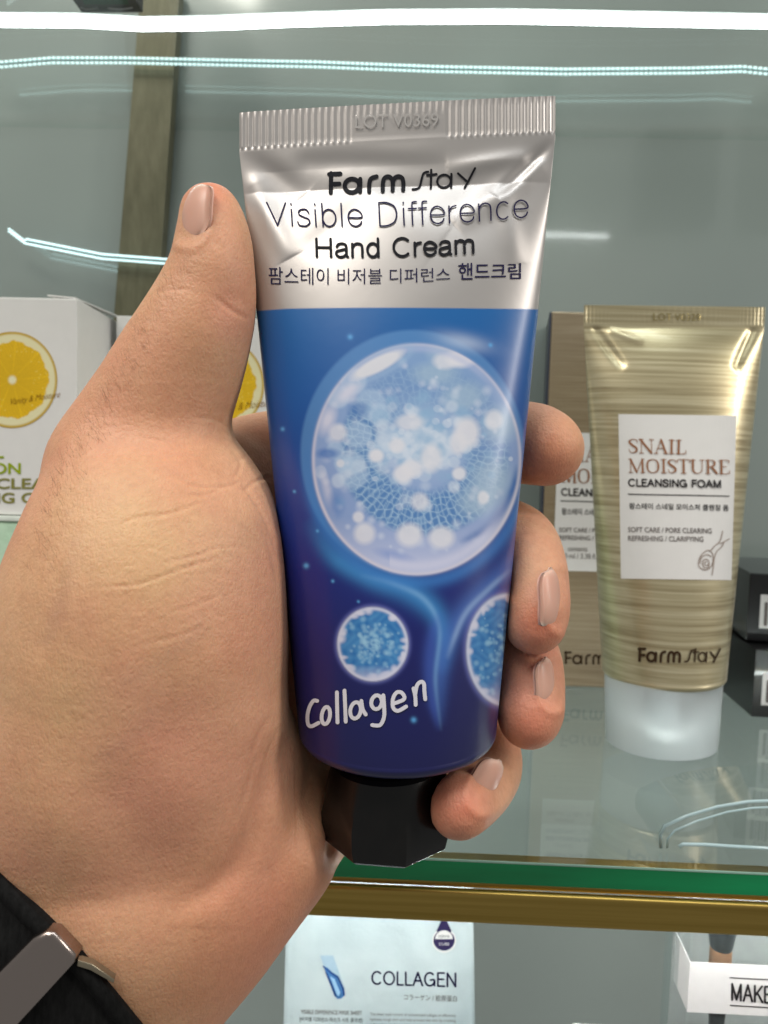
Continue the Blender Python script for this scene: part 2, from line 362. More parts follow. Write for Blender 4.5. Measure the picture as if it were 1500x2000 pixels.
# plain sans letters as single-width strokes, unit cap height (y down)
def _c(cx, cy, rx, ry, a0=0, a1=360, n=12): return ell(cx, cy, rx, ry, a0, a1, n)
MONO = {
 'A': (.86, [[(.06, 1), (.43, 0), (.80, 1)], [(.20, .64), (.66, .64)]]), 'V': (.82, [[(.04, 0), (.41, 1), (.78, 0)]]),
 'C': (.90, [_c(.48, .5, .40, .5, -48, -312, 16)]), 'G': (.96, [_c(.48, .5, .40, .5, -48, -345, 16), [(.55, .56), (.86, .56), (.86, .98)]]),
 'D': (.90, [[(.12, 0), (.12, 1)], [(.12, 0), (.40, 0), (.70, .16), (.80, .5), (.70, .84), (.40, 1), (.12, 1)]]), 'E': (.70, [[(.12, 0), (.12, 1)], [(.12, 0), (.62, 0)], [(.12, .48), (.57, .48)], [(.12, 1), (.64, 1)]]),
 'F': (.66, [[(.12, 0), (.12, 1)], [(.12, 0), (.60, 0)], [(.12, .48), (.54, .48)]]), 'H': (.90, [[(.12, 0), (.12, 1)], [(.78, 0), (.78, 1)], [(.12, .48), (.78, .48)]]),
 'I': (.28, [[(.14, 0), (.14, 1)]]), 'K': (.82, [[(.12, 0), (.12, 1)], [(.74, 0), (.14, .62)], [(.34, .44), (.78, 1)]]), 'L': (.62, [[(.12, 0), (.12, 1)], [(.12, 1), (.58, 1)]]),
 'M': (1.0, [[(.12, 1), (.12, 0)], [(.12, 0), (.50, .96)], [(.50, .96), (.88, 0)], [(.88, 0), (.88, 1)]]), 'N': (.90, [[(.12, 1), (.12, 0)], [(.12, 0), (.78, 1)], [(.78, 1), (.78, 0)]]),
 'O': (1.0, [_c(.50, .5, .42, .5, 0, 360, 18)]), 'P': (.74, [[(.12, 0), (.12, 1)], [(.12, 0), (.44, 0), (.64, .10), (.66, .30), (.60, .48), (.42, .55), (.12, .55)]]),
 'S': (.76, [[(.66, .22), (.56, .04), (.34, 0), (.13, .10), (.12, .30), (.34, .46), (.60, .58), (.68, .76), (.56, .95), (.34, 1), (.12, .92), (.06, .72)]]), 'U': (.88, [[(.12, 0), (.12, .64), (.20, .90), (.44, 1), (.68, .90), (.76, .64), (.76, 0)]]),
 'R': (.78, [[(.12, 0), (.12, 1)], [(.12, 0), (.46, 0), (.66, .10), (.68, .28), (.60, .46), (.42, .52), (.12, .52)], [(.46, .52), (.72, 1)]]),
 'a': (.66, [[(.10, .44), (.18, .30), (.34, .26), (.50, .32), (.54, .48), (.54, .90), (.60, 1)], [(.54, .56), (.30, .62), (.10, .70), (.08, .88), (.22, 1), (.40, .98), (.54, .84)]]),
 'b': (.68, [[(.10, 0), (.10, 1)], _c(.36, .63, .26, .37, 180, 540, 14)]), 'd': (.68, [[(.58, 0), (.58, 1)], _c(.33, .63, .25, .37, 0, 360, 14)]), 'c': (.62, [_c(.34, .63, .26, .37, -50, -310, 12)]),
 'e': (.66, [[(.09, .62), (.60, .62), (.56, .38), (.34, .26), (.14, .38), (.08, .64), (.16, .90), (.36, 1), (.54, .92), (.60, .80)]]), 'f': (.34, [[(.34, .02), (.22, .02), (.16, .14), (.16, 1)], [(.02, .30), (.32, .30)]]),
 'i': (.24, [[(.12, .28), (.12, 1)], [(.12, .02), (.12, .06)]]), 'l': (.24, [[(.12, 0), (.12, 1)]]), 'n': (.66, [[(.10, .28), (.10, 1)], [(.10, .50), (.20, .32), (.36, .26), (.52, .34), (.56, .52), (.56, 1)]]),
 'm': (1.0, [[(.10, .28), (.10, 1)], [(.10, .48), (.20, .30), (.34, .26), (.48, .34), (.50, .50), (.50, 1)], [(.50, .48), (.60, .30), (.74, .26), (.86, .34), (.90, .50), (.90, 1)]]),
 'r': (.40, [[(.10, .28), (.10, 1)], [(.10, .54), (.20, .34), (.38, .28)]]), 's': (.58, [[(.50, .42), (.42, .29), (.27, .26), (.12, .34), (.12, .50), (.28, .60), (.46, .68), (.52, .84), (.40, .98), (.26, 1), (.10, .96), (.05, .82)]]), ' ': (.42, []),
}
HARD = set('AVEFHIKLMN')
def mono(text, quad, bvh, mat, parent, wd, sag=0.0, lift=0.012, gap=.06):
    """quad in photo pixels: cap-height box of the line"""
    TL, TR, BR, BL = [np.array(q, float) for q in quad]; W = sum(MONO[c][0] + gap for c in text) - gap; x = 0; sts = []
    for c in text:
        for st in MONO[c][1]:
            if c in HARD and len(st) > 2:      # keep corners: split into straight strokes
                segs = [[st[i], st[i + 1]] for i in range(len(st) - 1)]
            else: segs = [st]
            for sg in segs:
                o = []
                if len(sg) == 2: sg = [sg[0], ((sg[0][0] + sg[1][0]) / 2, (sg[0][1] + sg[1][1]) / 2), sg[1]]
                for px, py in sg: u = (x + px) / W; p = (TL * (1 - u) + TR * u) * (1 - py) + (BL * (1 - u) + BR * u) * py; o.append((p[0], p[1] + sag * 4 * u * (1 - u)))
                sts.append(o)
        x += MONO[c][0] + gap
    return lay_strokes('lettering', sts, wd, bvh, mat, parent, lift)
# ================================================================== THE CABINET
wall_m = M('satin grey back panel'); wall_m.set(Roughness=0.3, Specular_IOR_Level=0.5, Coat_Weight=1.0, Coat_Roughness=.09, Coat_IOR=2.0)
wf = wall_m.noise(0.06, det=2); wall_m.l(wall_m.ramp(wf, [(0.3, lin((136, 145, 141))), (0.7, lin((154, 164, 159)))]), wall_m.b.inputs['Base Color'])
WY = 37.0
mk('wall', [(-60, WY, -45), (60, WY, -45), (60, WY, 60), (-60, WY, 60), (-60, WY + 1, -45), (60, WY + 1, -45), (60, WY + 1, 60), (-60, WY + 1, 60)],
   [(0, 1, 2, 3), (4, 7, 6, 5), (0, 4, 5, 1), (3, 2, 6, 7), (0, 3, 7, 4), (1, 5, 6, 2)], wall_m.m, kind='structure')
brass = M('brushed brass'); brass.set(Metallic=1.0)
bf = brass.noise(2.2, scale=(0.04, 1, 3), det=4); brass.l(brass.ramp(bf, [(0.2, lin((150, 124, 58))), (0.8, lin((196, 166, 92)))]), brass.b.inputs['Base Color']); brass.rough(bf, 0.26, 0.36)
glass_m = see_through('clear shelf glass', (0.955, 0.985, 0.972), rough=0.01)
edge_m = M('green glass edge'); edge_m.set(Roughness=.2, Coat_Weight=.1)
ef = edge_m.noise(1.2, scale=(0.15, 1, 1)); edge_m.l(edge_m.ramp(ef, [(0.3, lin((0, 112, 62))), (0.7, lin((0, 140, 82)))]), edge_m.b.inputs['Base Color'])
# ---- lower glass shelf (front edge where the photo shows it)
pf = on_z(1200, 1692); YF = pf.y
gs = thing('glass_shelf', 'lower clear glass shelf with a polished green front edge, carrying the gold tube', 'shelf', (0, YF, -0.6))
mk('glass_pane', [(-50, YF + .02, 0), (50, YF + .02, 0), (50, WY - .3, 0), (-50, WY - .3, 0), (-50, YF + .02, -.58), (50, YF + .02, -.58), (50, WY - .3, -.58), (-50, WY - .3, -.58)],
   [(0, 1, 2, 3), (4, 7, 6, 5), (3, 2, 6, 7)], glass_m, gs)
bm_obj('front_edge', box_bm((-50, YF, -.58), (100, 0, 0), (0, .02, 0), (0, 0, .575), 0), edge_m.m, gs)
bm_obj('edge_bevel', box_bm((-50, YF - .01, -.055), (100, 0, 0), (0, .028, 0), (0, 0, .058), 0.012, 2), simple('polished glass arris', (150, 190, 172), 0.1, coat=1.0), gs)
rl = thing('brass_rail', 'brushed brass rail running under the front edge of the lower glass shelf', 'rail', (0, YF, -1.5))
bm_obj('rail_face', box_bm((-50, YF - .22, -1.52), (100, 0, 0), (0, .26, 0), (0, 0, .82), .15, 6), brass.m, rl, autosmooth=60)
bm_obj('rail_lip', box_bm((-50, YF + .003, -.70), (100, 0, 0), (0, 1.45, 0), (0, 0, .11), 0), brass.m, rl)
V, F = tube_path([(-45, YF + .45, -1.1), (0, YF + .45, -1.1), (45, YF + .45, -1.1)], .1, 8); mk('emissive_tube', V, F, emit('added under-shelf glow', (0.95, 1.0, 0.98), 105.0), rl, smooth=True)  # unseen glowing strip added to brighten the shelf floor and the panel below
# ---- upper glass shelf, its light strip, and that strip's reflections as beads
ZU = EYE.z + 15.0
us = thing('glass_shelf', 'upper clear glass shelf above the lit light strip at the top of the picture', 'shelf', (0, 20, ZU))
mk('glass_pane', [(-50, 18, ZU), (50, 18, ZU), (50, WY - .3, ZU), (-50, WY - .3, ZU), (-50, 18, ZU + .6), (50, 18, ZU + .6), (50, WY - .3, ZU + .6), (-50, WY - .3, ZU + .6)],
   [(0, 3, 2, 1), (4, 5, 6, 7), (0, 1, 5, 4), (2, 3, 7, 6)], glass_m, us)
led_m = emit('lit white light strip', (0.95, 1.0, 0.98), 32.0)
led_reflect_m = emit('lit cool bead', (0.62, 0.95, 0.97), 1.15)  # glow that imitates reflected LED light
sl = thing('light_strip', 'bright white light strip stretched across the top of the picture', 'light strip', at(750, 40, 25.5))
pts = [(-60, 36), (0, 40), (150, 41), (280, 48), (420, 46), (560, 40), (750, 34), (1000, 33), (1250, 38), (1560, 44)]
V, F = tube_path([at(x, y, 25.5) for x, y in pts], 0.085, 10); mk('emissive_tube', V, F, led_m, sl, smooth=True)
V = []; F = []
for x, y in pts:
    c = at(x, y, 25.72); V += [(c.x, c.y, c.z - .22), (c.x, c.y + .06, c.z - .22), (c.x, c.y + .06, c.z + .26), (c.x, c.y, c.z + .26)]
for i in range(len(pts) - 1):
    for k in range(4): a = 4 * i + k; b = 4 * i + (k + 1) % 4; F.append((a, b, b + 4, a + 4))
mk('light_baffle', V, F, simple('satin aluminium', (170, 178, 176), .4), sl)  # added to keep the strip's light and mirror image off the back panel
def beads(pts, D, off, step, r, name, label, cat='light string'):  # glowing dots on a line, standing in for reflections of the light strip
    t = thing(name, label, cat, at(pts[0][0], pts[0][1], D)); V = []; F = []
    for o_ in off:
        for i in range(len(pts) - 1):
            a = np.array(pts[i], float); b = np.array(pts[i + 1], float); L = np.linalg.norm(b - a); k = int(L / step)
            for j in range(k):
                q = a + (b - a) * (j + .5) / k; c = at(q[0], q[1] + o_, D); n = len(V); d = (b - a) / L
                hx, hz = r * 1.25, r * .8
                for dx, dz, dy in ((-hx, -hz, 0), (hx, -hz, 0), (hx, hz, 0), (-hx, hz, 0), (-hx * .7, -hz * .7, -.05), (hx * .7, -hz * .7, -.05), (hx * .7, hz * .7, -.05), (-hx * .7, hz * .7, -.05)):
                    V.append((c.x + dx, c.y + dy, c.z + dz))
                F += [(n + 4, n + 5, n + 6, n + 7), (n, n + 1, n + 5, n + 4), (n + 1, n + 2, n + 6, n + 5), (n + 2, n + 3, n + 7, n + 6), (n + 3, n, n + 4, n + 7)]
    mk('reflected_bead', V, F, led_reflect_m, t, kind='stuff')
    P0 = [at(x, y, D + .07) for x, y in pts]; V, F = tube_path(P0, 0.05, 6); mk('reflection_line', V, F, simple('pale cord', (130, 150, 148), .4), t, smooth=True)
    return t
beads([(-20, 128), (100, 118), (240, 118), (420, 122), (620, 126), (850, 135), (1100, 140), (1350, 138), (1450, 135), (1520, 142)], WY - 1.3, (-5, 5), 9, .068, 'led_reflection', 'long double row of cool light beads crossing the back panel below the light strip')
beads([(16, 448), (50, 474)], WY - 1.3, (-2.5, 2.5), 6, .05, 'led_reflection', 'short slanting piece of light beads at the far left')
beads([(50, 471), (200, 501), (330, 511)], WY - 1.3, (-4.5, 4.5), 6, .055, 'led_reflection', 'double row of light beads ending at the thumb')
# ---- leaning post
post_m = M('weathered olive brass'); post_m.set(Roughness=.45, Metallic=.25)
f = post_m.noise(1.4, scale=(2, 1, .5), det=6); post_m.l(post_m.ramp(f, [(0.25, lin((88, 86, 66))), (0.5, lin((103, 100, 78))), (0.78, lin((118, 114, 92)))]), post_m.b.inputs['Base Color']); post_m.bump(post_m.noise(9, scale=(3, 1, .4)), .2, .02)
D = WY - .9
a, b, c_, d_ = at(275, -30, D), at(351, -30, D), at(304, 660, D), at(219, 660, D)
q = Vector((0, .7, 0)); mk('post', [p[:] for p in (a, b, c_, d_, a + q, b + q, c_ + q, d_ + q)], [(0, 3, 2, 1), (4, 5, 6, 7), (0, 1, 5, 4), (1, 2, 6, 5), (2, 3, 7, 6), (3, 0, 4, 7)], post_m.m)
tag(bpy.data.objects['post'], 'flat olive brass post leaning slightly, behind the thumb and the lemon boxes', 'post')
# ================================================================== PACKS BEHIND
ink = simple('black print', (38, 34, 36), .5); ink_grey = simple('grey print', (112, 104, 102), .5)
white_card = simple('white card', (226, 224, 222), .55, var=.02, nscale=2)
def carton(name, label, p0, ex, dep, h, mat, group=None, bevel=.05):
    t = thing(name, label, 'box', p0, group); ex = Vector(ex)
    o = bm_obj('carton', box_bm(p0, ex, dep, (0, 0, h), bevel, 2), mat, t); return t, o
# --- lemon boxes
YL = 27.0
p = at(150, 1010, YL); ztop = at(150, 583, YL).z; pb = at(235, 1000, YL + 5.2)
dirY = Vector((pb.x - p.x, 5.2, 0)); wdt = 7.6; exL = Vector((-wdt, 0.15, 0))
lem1 = thing('lemon_box', 'white carton with a full lemon slice and green lettering, leftmost, its lid flap ajar', 'box', p, 'lemon cartons')
b1 = bm_obj('carton', box_bm((p.x, p.y, p.z), exL, dirY, (0, 0, ztop - p.z), .05, 2), white_card, lem1)
fl = [Vector((p.x, p.y, ztop)) + Vector((-.15, .2, .03)), Vector((p.x, p.y, ztop)) + dirY * .97 + Vector((.32, 0, .1)), Vector((p.x, p.y, ztop)) + dirY * .98 + Vector((-1.2, 0, .55)), Vector((p.x, p.y, ztop)) + Vector((-1.2, .3, .12))]
nn = Vector((0, 0, .05)); mk('lid_flap', [v[:] for v in fl] + [(v + nn)[:] for v in fl], [(0, 1, 2, 3), (4, 7, 6, 5), (0, 4, 5, 1), (1, 5, 6, 2), (2, 6, 7, 3), (3, 7, 4, 0)], white_card, lem1)
p2 = at(225, 1000, 30.6); z2 = at(300, 618, 30.6).z
lem2 = thing('lemon_box', 'white carton with a lemon slice, half hidden between the thumb and the blue tube', 'box', p2, 'lemon cartons')
b2 = bm_obj('carton', box_bm((p2.x, p2.y, p.z), (7.4, -.1, 0), (0, 4.5, 0), (0, 0, z2 - p.z), .05, 2), white_card, lem2)
def lemon(cx, cy, rx, ry, bvh, parent):
    NR, NT = 60, 180; V = [(cx, cy)]; F = []; rr = [0]; tt = [0]
    for i in range(1, NR + 1):
        for j in range(NT):
            t = 2 * math.pi * j / NT; r = i / NR; V.append((cx + rx * r * math.cos(t), cy + ry * r * math.sin(t)))
    for j in range(NT): F.append((0, 1 + j, 1 + (j + 1) % NT))
    for i in range(NR - 1):
        for j in range(NT):
            a = 1 + i * NT + j; b = 1 + i * NT + (j + 1) % NT; F.append((a, a + NT, b + NT, b))
    m = M('printed lemon slice'); m.set(Roughness=.5); at_ = m.n('ShaderNodeAttribute', attribute_name='Col'); m.l(at_.outputs['Color'], m.b.inputs['Base Color'])
    o = lay('lemon_print', V, F, bvh, m.m, parent, lift=.012)
    x, y, _ = world2px(np.array([(wloc(o) + v.co / S)[:] for v in o.data.vertices])); X = (x - cx) / rx; Y = (y - cy) / ry; r = np.hypot(X, Y); t = np.arctan2(Y, X)
    wav = .80 + .022 * np.cos(9 * t + .6) + .01 * np.sin(23 * t)
    seg = np.abs(np.sin(4.5 * t + .4)); fib = np.sin(61 * t + 5 * np.sin(9 * r)) * .5 + .5; sp = rng.random(len(r))
    pulp = np.array(lin((230, 184, 8)))[None] * (0.82 + .25 * fib[:, None] * r[:, None] + .1 * sp[:, None])
    pulp = pulp * (1 - .0 * r[:, None]) + np.array([.12, .1, .0])[None] * np.clip(1 - seg * 9, 0, 1)[:, None] * 1.6
    gl = (sp > .985) & (r > .45) & (r < .78); pulp[gl] = lin((244, 226, 120))
    pith = np.array(lin((232, 224, 180))); rind = np.array(lin((196, 160, 50)))
    col = np.where((r < wav)[:, None], pulp, pith[None]); k = np.clip((r - .93) / .04, 0, 1)[:, None]; col = col * (1 - k) + rind * k
    k = np.clip(1 - r / .11, 0, 1)[:, None]; k = np.clip(k * 2.2, 0, 1); col = col * (1 - k) + np.array(lin((236, 230, 190))) * k
    color_attr(o.data, 'Col', col.astype(np.float32)); return o
bv = bvh_of(b1)
lemon(24, 742, 88, 94, bv, lem1)
green_ink = simple('leaf green print', (150, 168, 20), .5); olive_ink = simple('olive print', (134, 130, 66), .5); brown_ink = simple('brown script print', (140, 96, 20), .5)
lay_text('lettering', 'Vanity & Moisture', ((22, 778), (118, 764), (118, 779), (22, 795)), bv, brown_ink, lem1, lift=.02, shear=.35, offset=-.008)
for body, q, mm in (('REAL', rect(-78, 872, 8, 895), green_ink), ('LEMON', rect(-78, 904, 41, 926), green_ink), ('DEEP CLEAR', rect(-112, 934, 116, 955), olive_ink), ('PEELING GEL', rect(-112, 962, 108, 983), olive_ink)):
    lay_text('lettering', body, q, bv, mm, lem1, offset=.022, lift=.02)
bv = bvh_of(b2)
lemon(432, 752, 84, 90, bv, lem2)
lay_text('lettering', 'Vanity & Moisture', ((425, 792), (535, 778), (535, 796), (425, 812)), bv, brown_ink, lem2, lift=.02, shear=.35, offset=-.008)
# --- pale green bagged pack the lemon boxes stand on
gm = M('pale green film'); gm.set(Roughness=.25, Coat_Weight=.6); f = gm.noise(.7, det=5); gm.l(gm.ramp(f, [(0.3, lin((176, 214, 182))), (0.7, lin((206, 232, 206)))]), gm.b.inputs['Base Color']); gm.bump(gm.noise(1.3, det=6), .6, .15)
gp = thing('green_pack', 'pale green film wrapped pack under the lemon cartons at the left edge', 'pack', (p.x, p.y, 0))
bm_obj('wrapped_block', box_bm((p.x - wdt, p.y - .1, 0), (16.5, 0, 0), (0, 9.2, 0), (0, 0, p.z - .22), .12, 3), gm.m, gp)
bm_obj('clear_rim', box_bm((p.x - wdt, p.y - .16, p.z - .22), (16.5, 0, 0), (0, 9.2, 0), (0, 0, .2), .05, 2), simple('frosted rim', (225, 232, 222), .2, coat=1), gp)
# --- snail carton
bg = M('brushed bronze card'); bg.set(Metallic=.6)
f = bg.noise(7, scale=(.035, .1, 3), det=6, rough=.7); bg.l(bg.ramp(f, [(0.25, lin((138, 120, 96))), (0.5, lin((172, 154, 128))), (0.75, lin((198, 182, 158)))]), bg.b.inputs['Base Color']); bg.rough(f, .3, .5); bg.bump(f, .15, .02)
sp_ = on_z(1046, 1338); zt = at(1064, 608, sp_.y).z; rgt = on_z(1190, 1347); ex = Vector((rgt.x - sp_.x, 0, 0)); ex *= 5.2 / ex.length
snb = thing('cosmetic_box', 'tall bronze brushed carton with white label, half hidden behind the gold tube', 'box', sp_)
bsn = bm_obj('carton', box_bm(sp_, ex, (.62, 4.2, 0), (0, 0, zt), .05, 2), bg.m, snb)
bm_obj('side_panel', box_bm(sp_ + Vector((-.1, .02, .02)), (.09, 0, 0), (.6, 4.1, 0), (0, 0, zt - .04), 0), simple('dark slate card', (62, 66, 78), .4), snb)
bv = bvh_of(bsn)
lay_poly('paper_label', ((1090, 844), (1290, 850), (1290, 1120), (1080, 1114)), bv, white_card, snb, lift=.012)
roman('SNAIL', ((1097, 872), (1198, 876), (1198, 904), (1096, 900)), bv, simple('copper print', (150, 104, 76), .45), snb, lift=.03)
roman('MOISTURE', ((1096, 914), (1276, 920), (1276, 948), (1096, 942)), bv, bpy.data.materials['copper print'], snb, lift=.03)
mono('CLEANSING FOAM', ((1096, 954), (1262, 959), (1262, 972), (1096, 967)), bv, ink, snb, 2.6, lift=.03)
lay_text('lettering', '팜스테이 스네일 모이스처 클렌징 폼', ((1097, 992), (1262, 996), (1262, 1009), (1097, 1005)), bv, ink, snb, lift=.03, offset=.01)
lay_strokes('print_rule', [[(1095, 978), (1275, 983)]], 1.8, bv, ink, snb, .03)
lay_text('lettering', 'SOFT CARE / PORE CLEARING', ((1092, 1030), (1236, 1033), (1236, 1042), (1092, 1039)), bv, ink_grey, snb, lift=.03, offset=.01)
lay_text('lettering', 'REFRESHING / CLARIFYING', ((1092, 1045), (1222, 1048), (1222, 1057), (1092, 1054)), bv, ink_grey, snb, lift=.03, offset=.01)
lay_text('lettering', 'contents', ((1109, 1068), (1147, 1069), (1147, 1077), (1109, 1076)), bv, ink_grey, snb, lift=.03)
lay_text('lettering', '100 ml / 3.38 fl. oz', ((1092, 1080), (1180, 1082), (1180, 1092), (1092, 1090)), bv, ink_grey, snb, lift=.03)
logo(((1102, 1270), (1254, 1275), (1254, 1302), (1102, 1297)), bv, simple('dark brown print', (58, 42, 28), .4), snb, 4.2, 2.6, .02)
# --- black cartons
bk = simple('black satin card', (16, 17, 18), .28, var=.1, coat=.4)
grey_lid = simple('dark grey satin lid', (86, 92, 92), .4)
def black_box(px, py, ptop, back_px, back_py, z0, label, lid, lpx):
    c0 = on_z(px, py, z0); c1 = on_z(back_px, back_py, z0); dv = Vector((c1.x - c0.x, c1.y - c0.y, 0)); dv *= 6.5 / dv.length
    h = at(px + (ptop[0] - px), ptop[1], c0.y).z - z0; xv = Vector((dv.y, -dv.x, 0)).normalized() * 6.0
    t = thing('black_box', label, 'box', c0, 'black cartons'); o = bm_obj('carton', box_bm(c0, xv, dv, (0, 0, h), .04, 2), bk, t); bv = bvh_of(o)
    if lid: bm_obj('lid', box_bm(c0 + Vector((0, 0, h)), xv * .995, dv * .99, (0, 0, .05), .015, 1), grey_lid, t)
    x, y, H = lpx; lay_poly('barcode_label', ((x, y), (x + 90, y + 4), (x + 88, y + H + 4), (x - 4, y + H)), bv, white_card, t, 1, 1, .01)
    st = []; xx = x + 7
    for wv in (7, 2.5, 5, 2.5, 6, 2, 4, 3, 6): st.append([(xx + wv / 2, y + 18, wv), (xx + wv / 2 - 2, y + H - 8, wv)]); xx += wv + 3
    lay_strokes('barcode', st, 3, bv, ink_grey, t, .02)
    lay_text('lettering', '8809', ((x + 14, y + 6), (x + 50, y + 8), (x + 50, y + 16), (x + 14, y + 14)), bv, ink, t, lift=.02)
    return c0.z + h
z1 = black_box(1468, 1400, (1476, 1268), 1408, 1348, 0, 'lower black carton with a barcode label, standing on the glass shelf at the right edge', False, (1490, 1313, 64))
black_box(1457, 1251, (1471, 1121), 1430, 1229, z1 + .06, 'upper black carton with a grey lid and barcode label, stacked at the right edge', True, (1486, 1161, 66))
# --- purple box on the upper shelf
ZS = ZU + .62
pb0 = on_z(160, 26, ZS); pb1 = on_z(280, 25, ZS); pb2 = on_z(137, 0, ZS)
dx = pb1 - pb0; dy = Vector((0, -6.0, 0))
pur = thing('purple_box', 'dark purple carton seen from below through the upper glass shelf, top left corner', 'box', pb0)
o = bm_obj('carton', box_bm(pb0, dx, dy, (0, 0, 9), .05, 2), simple('dark purple card', (44, 34, 54), .4), pur); bv = bvh_of(o)
lay_poly('bottom_print', ((150, -22), (240, -22), (252, 8), (165, 8)), bv, simple('dull green print', (66, 92, 84), .5), pur, 1, 1, .012)
lay_strokes('print_line', [[(158, 14), (170, 17), (190, 15)], [(212, 15), (235, 17), (258, 14)]], 3.5, bv, simple('pale print', (170, 165, 170), .5), pur, .02)

for i, (x, w_, d_, h_, c_, lab) in enumerate(((-16.5, 3.2, 3, 7.5, (58, 60, 66), 'dark grey carton on the upper shelf, the farthest left of its row'), (-5.5, 4.4, 3, 6.2, (88, 84, 80), 'brown grey carton on the upper shelf, between the purple carton and the tall black one'),
        (5.5, 3.4, 3, 9.5, (40, 42, 44), 'tall black carton on the upper shelf, above the blue tube'), (14.5, 4.6, 3, 5.5, (70, 74, 78), 'low slate carton on the upper shelf, above the gold tube'), (21.5, 3.0, 3, 8.2, (36, 38, 40), 'narrow black carton on the upper shelf, the farthest right of its row'))):
    c0 = Vector((x, 20.5, ZS)); t = thing('product_box', lab, 'box', c0, 'cartons along the upper shelf'); m_ = simple('carton print', c_, .4)
    bm_obj('carton', box_bm(c0, (w_, 0, 0), (0, d_, 0), (0, 0, h_ * .8), .06, 2), m_, t); bm_obj('lid', box_bm(c0 + Vector((-.04, -.04, h_ * .8)), (w_ + .08, 0, 0), (0, d_ + .08, 0), (0, 0, h_ * .2), .06, 2), m_, t)
# ================================================================== TUBES
def solve_b(a, r0):
    P = 2 * math.pi * r0; lo = np.full_like(a, .02); hi = np.full_like(a, r0 * 1.2)
    for _ in range(40):
        m_ = (lo + hi) / 2; p_ = math.pi * (3 * (a + m_) - np.sqrt((3 * a + m_) * (a + 3 * m_))); lo = np.where(p_ < P, m_, lo); hi = np.where(p_ < P, hi, m_)
    return (lo + hi) / 2
def tube_mesh(top, ex, ey, ez, a0, a1, L, seal, rows_f, nf, nb, tilt=0.0, disp=None, shoulder=.55, shear=0.0):
    """ex width, ey down the tube, ez towards the viewer; returns V,F and (x,s,row kind)"""
    top, ex, ey, ez = [np.array(v, float) for v in (top, ex, ey, ez)]
    th = np.concatenate([np.linspace(0, math.pi, nf, endpoint=False), np.linspace(math.pi, 2 * math.pi, nb, endpoint=False)]); n = len(th)
    s = np.linspace(0, 1, rows_f); a = a0 + (a1 - a0) * s; bb = solve_b(a, a1 * .995)
    ease = 1 - (1 - np.clip(s / .26, 0, 1)) ** 2.6; bb = np.maximum(.05, bb * (ease ** .75)); rows = []
    # seal rows
    for q in np.linspace(0, 1, 10): rows.append((q * seal, a0, .045))
    for q in (.5, 1.0): rows.append((seal + q * .05, a0 * .998, .05))
    y0 = seal + .1
    for i in range(rows_f): rows.append((y0 + s[i] * L, a[i], bb[i]))
    yb = y0 + L
    for q in np.linspace(0, 1, 14)[1:]:
        t = q * math.pi / 2; rows.append((yb + .22 * math.sin(t), a1 - .22 * (1 - math.cos(t)), a1 - .22 * (1 - math.cos(t))))
    for q in np.linspace(0, 1, 6)[1:]: rows.append((yb + .22 + (shoulder - .22) * q, a1 - .22 - (a1 - .22 - .75) * q, a1 - .22 - (a1 - .22 - .75) * q))
    Y = np.array([r[0] for r in rows])[:, None]; A = np.array([r[1] for r in rows])[:, None]; B = np.array([r[2] for r in rows])[:, None]
    X = A * np.cos(th)[None] * -1; Z = B * np.sin(th)[None]; Yg = np.repeat(Y, n, 1) - tilt * X * np.clip(1 - (Y - seal) / 3.2, 0, 1)
    Yg = Yg + shear * Z * np.clip((Y - (yb - 2.0)) / 2.0, 0, 1)
    if disp is not None: Z = Z + disp(X, Yg, np.sin(th)[None] * np.ones_like(X), Y) 
    P = top + X[..., None] * ex + Yg[..., None] * ey + Z[..., None] * ez; m_ = len(rows); V = P.reshape(-1, 3)
    i = np.arange(m_ - 1)[:, None] * n; j = np.arange(n)[None]; j2 = (j + 1) % n
    F = np.stack([i + j, i + j2, i + n + j2, i + n + j], -1).reshape(-1, 4)
    return V, F, n, m_, X.reshape(-1), Yg.reshape(-1), y0, yb, P
EXc, EYc, EZc = MC @ Vector((1, 0, 0)), MC @ Vector((0, -1, 0)), MC @ Vector((0, 0, 1))
def bumpline(X, Y, p0, p1, w_, h):
    p0 = np.array(p0); p1 = np.array(p1); d = p1 - p0; L = np.dot(d, d); t = np.clip(((X - p0[0]) * d[0] + (Y - p0[1]) * d[1]) / L, 0, 1)
    dd = np.hypot(X - p0[0] - t * d[0], Y - p0[1] - t * d[1]); return h * np.exp(-(dd / w_) ** 2) * np.sin(np.clip(t * .8 + .2, 0, 1) * math.pi) ** .5
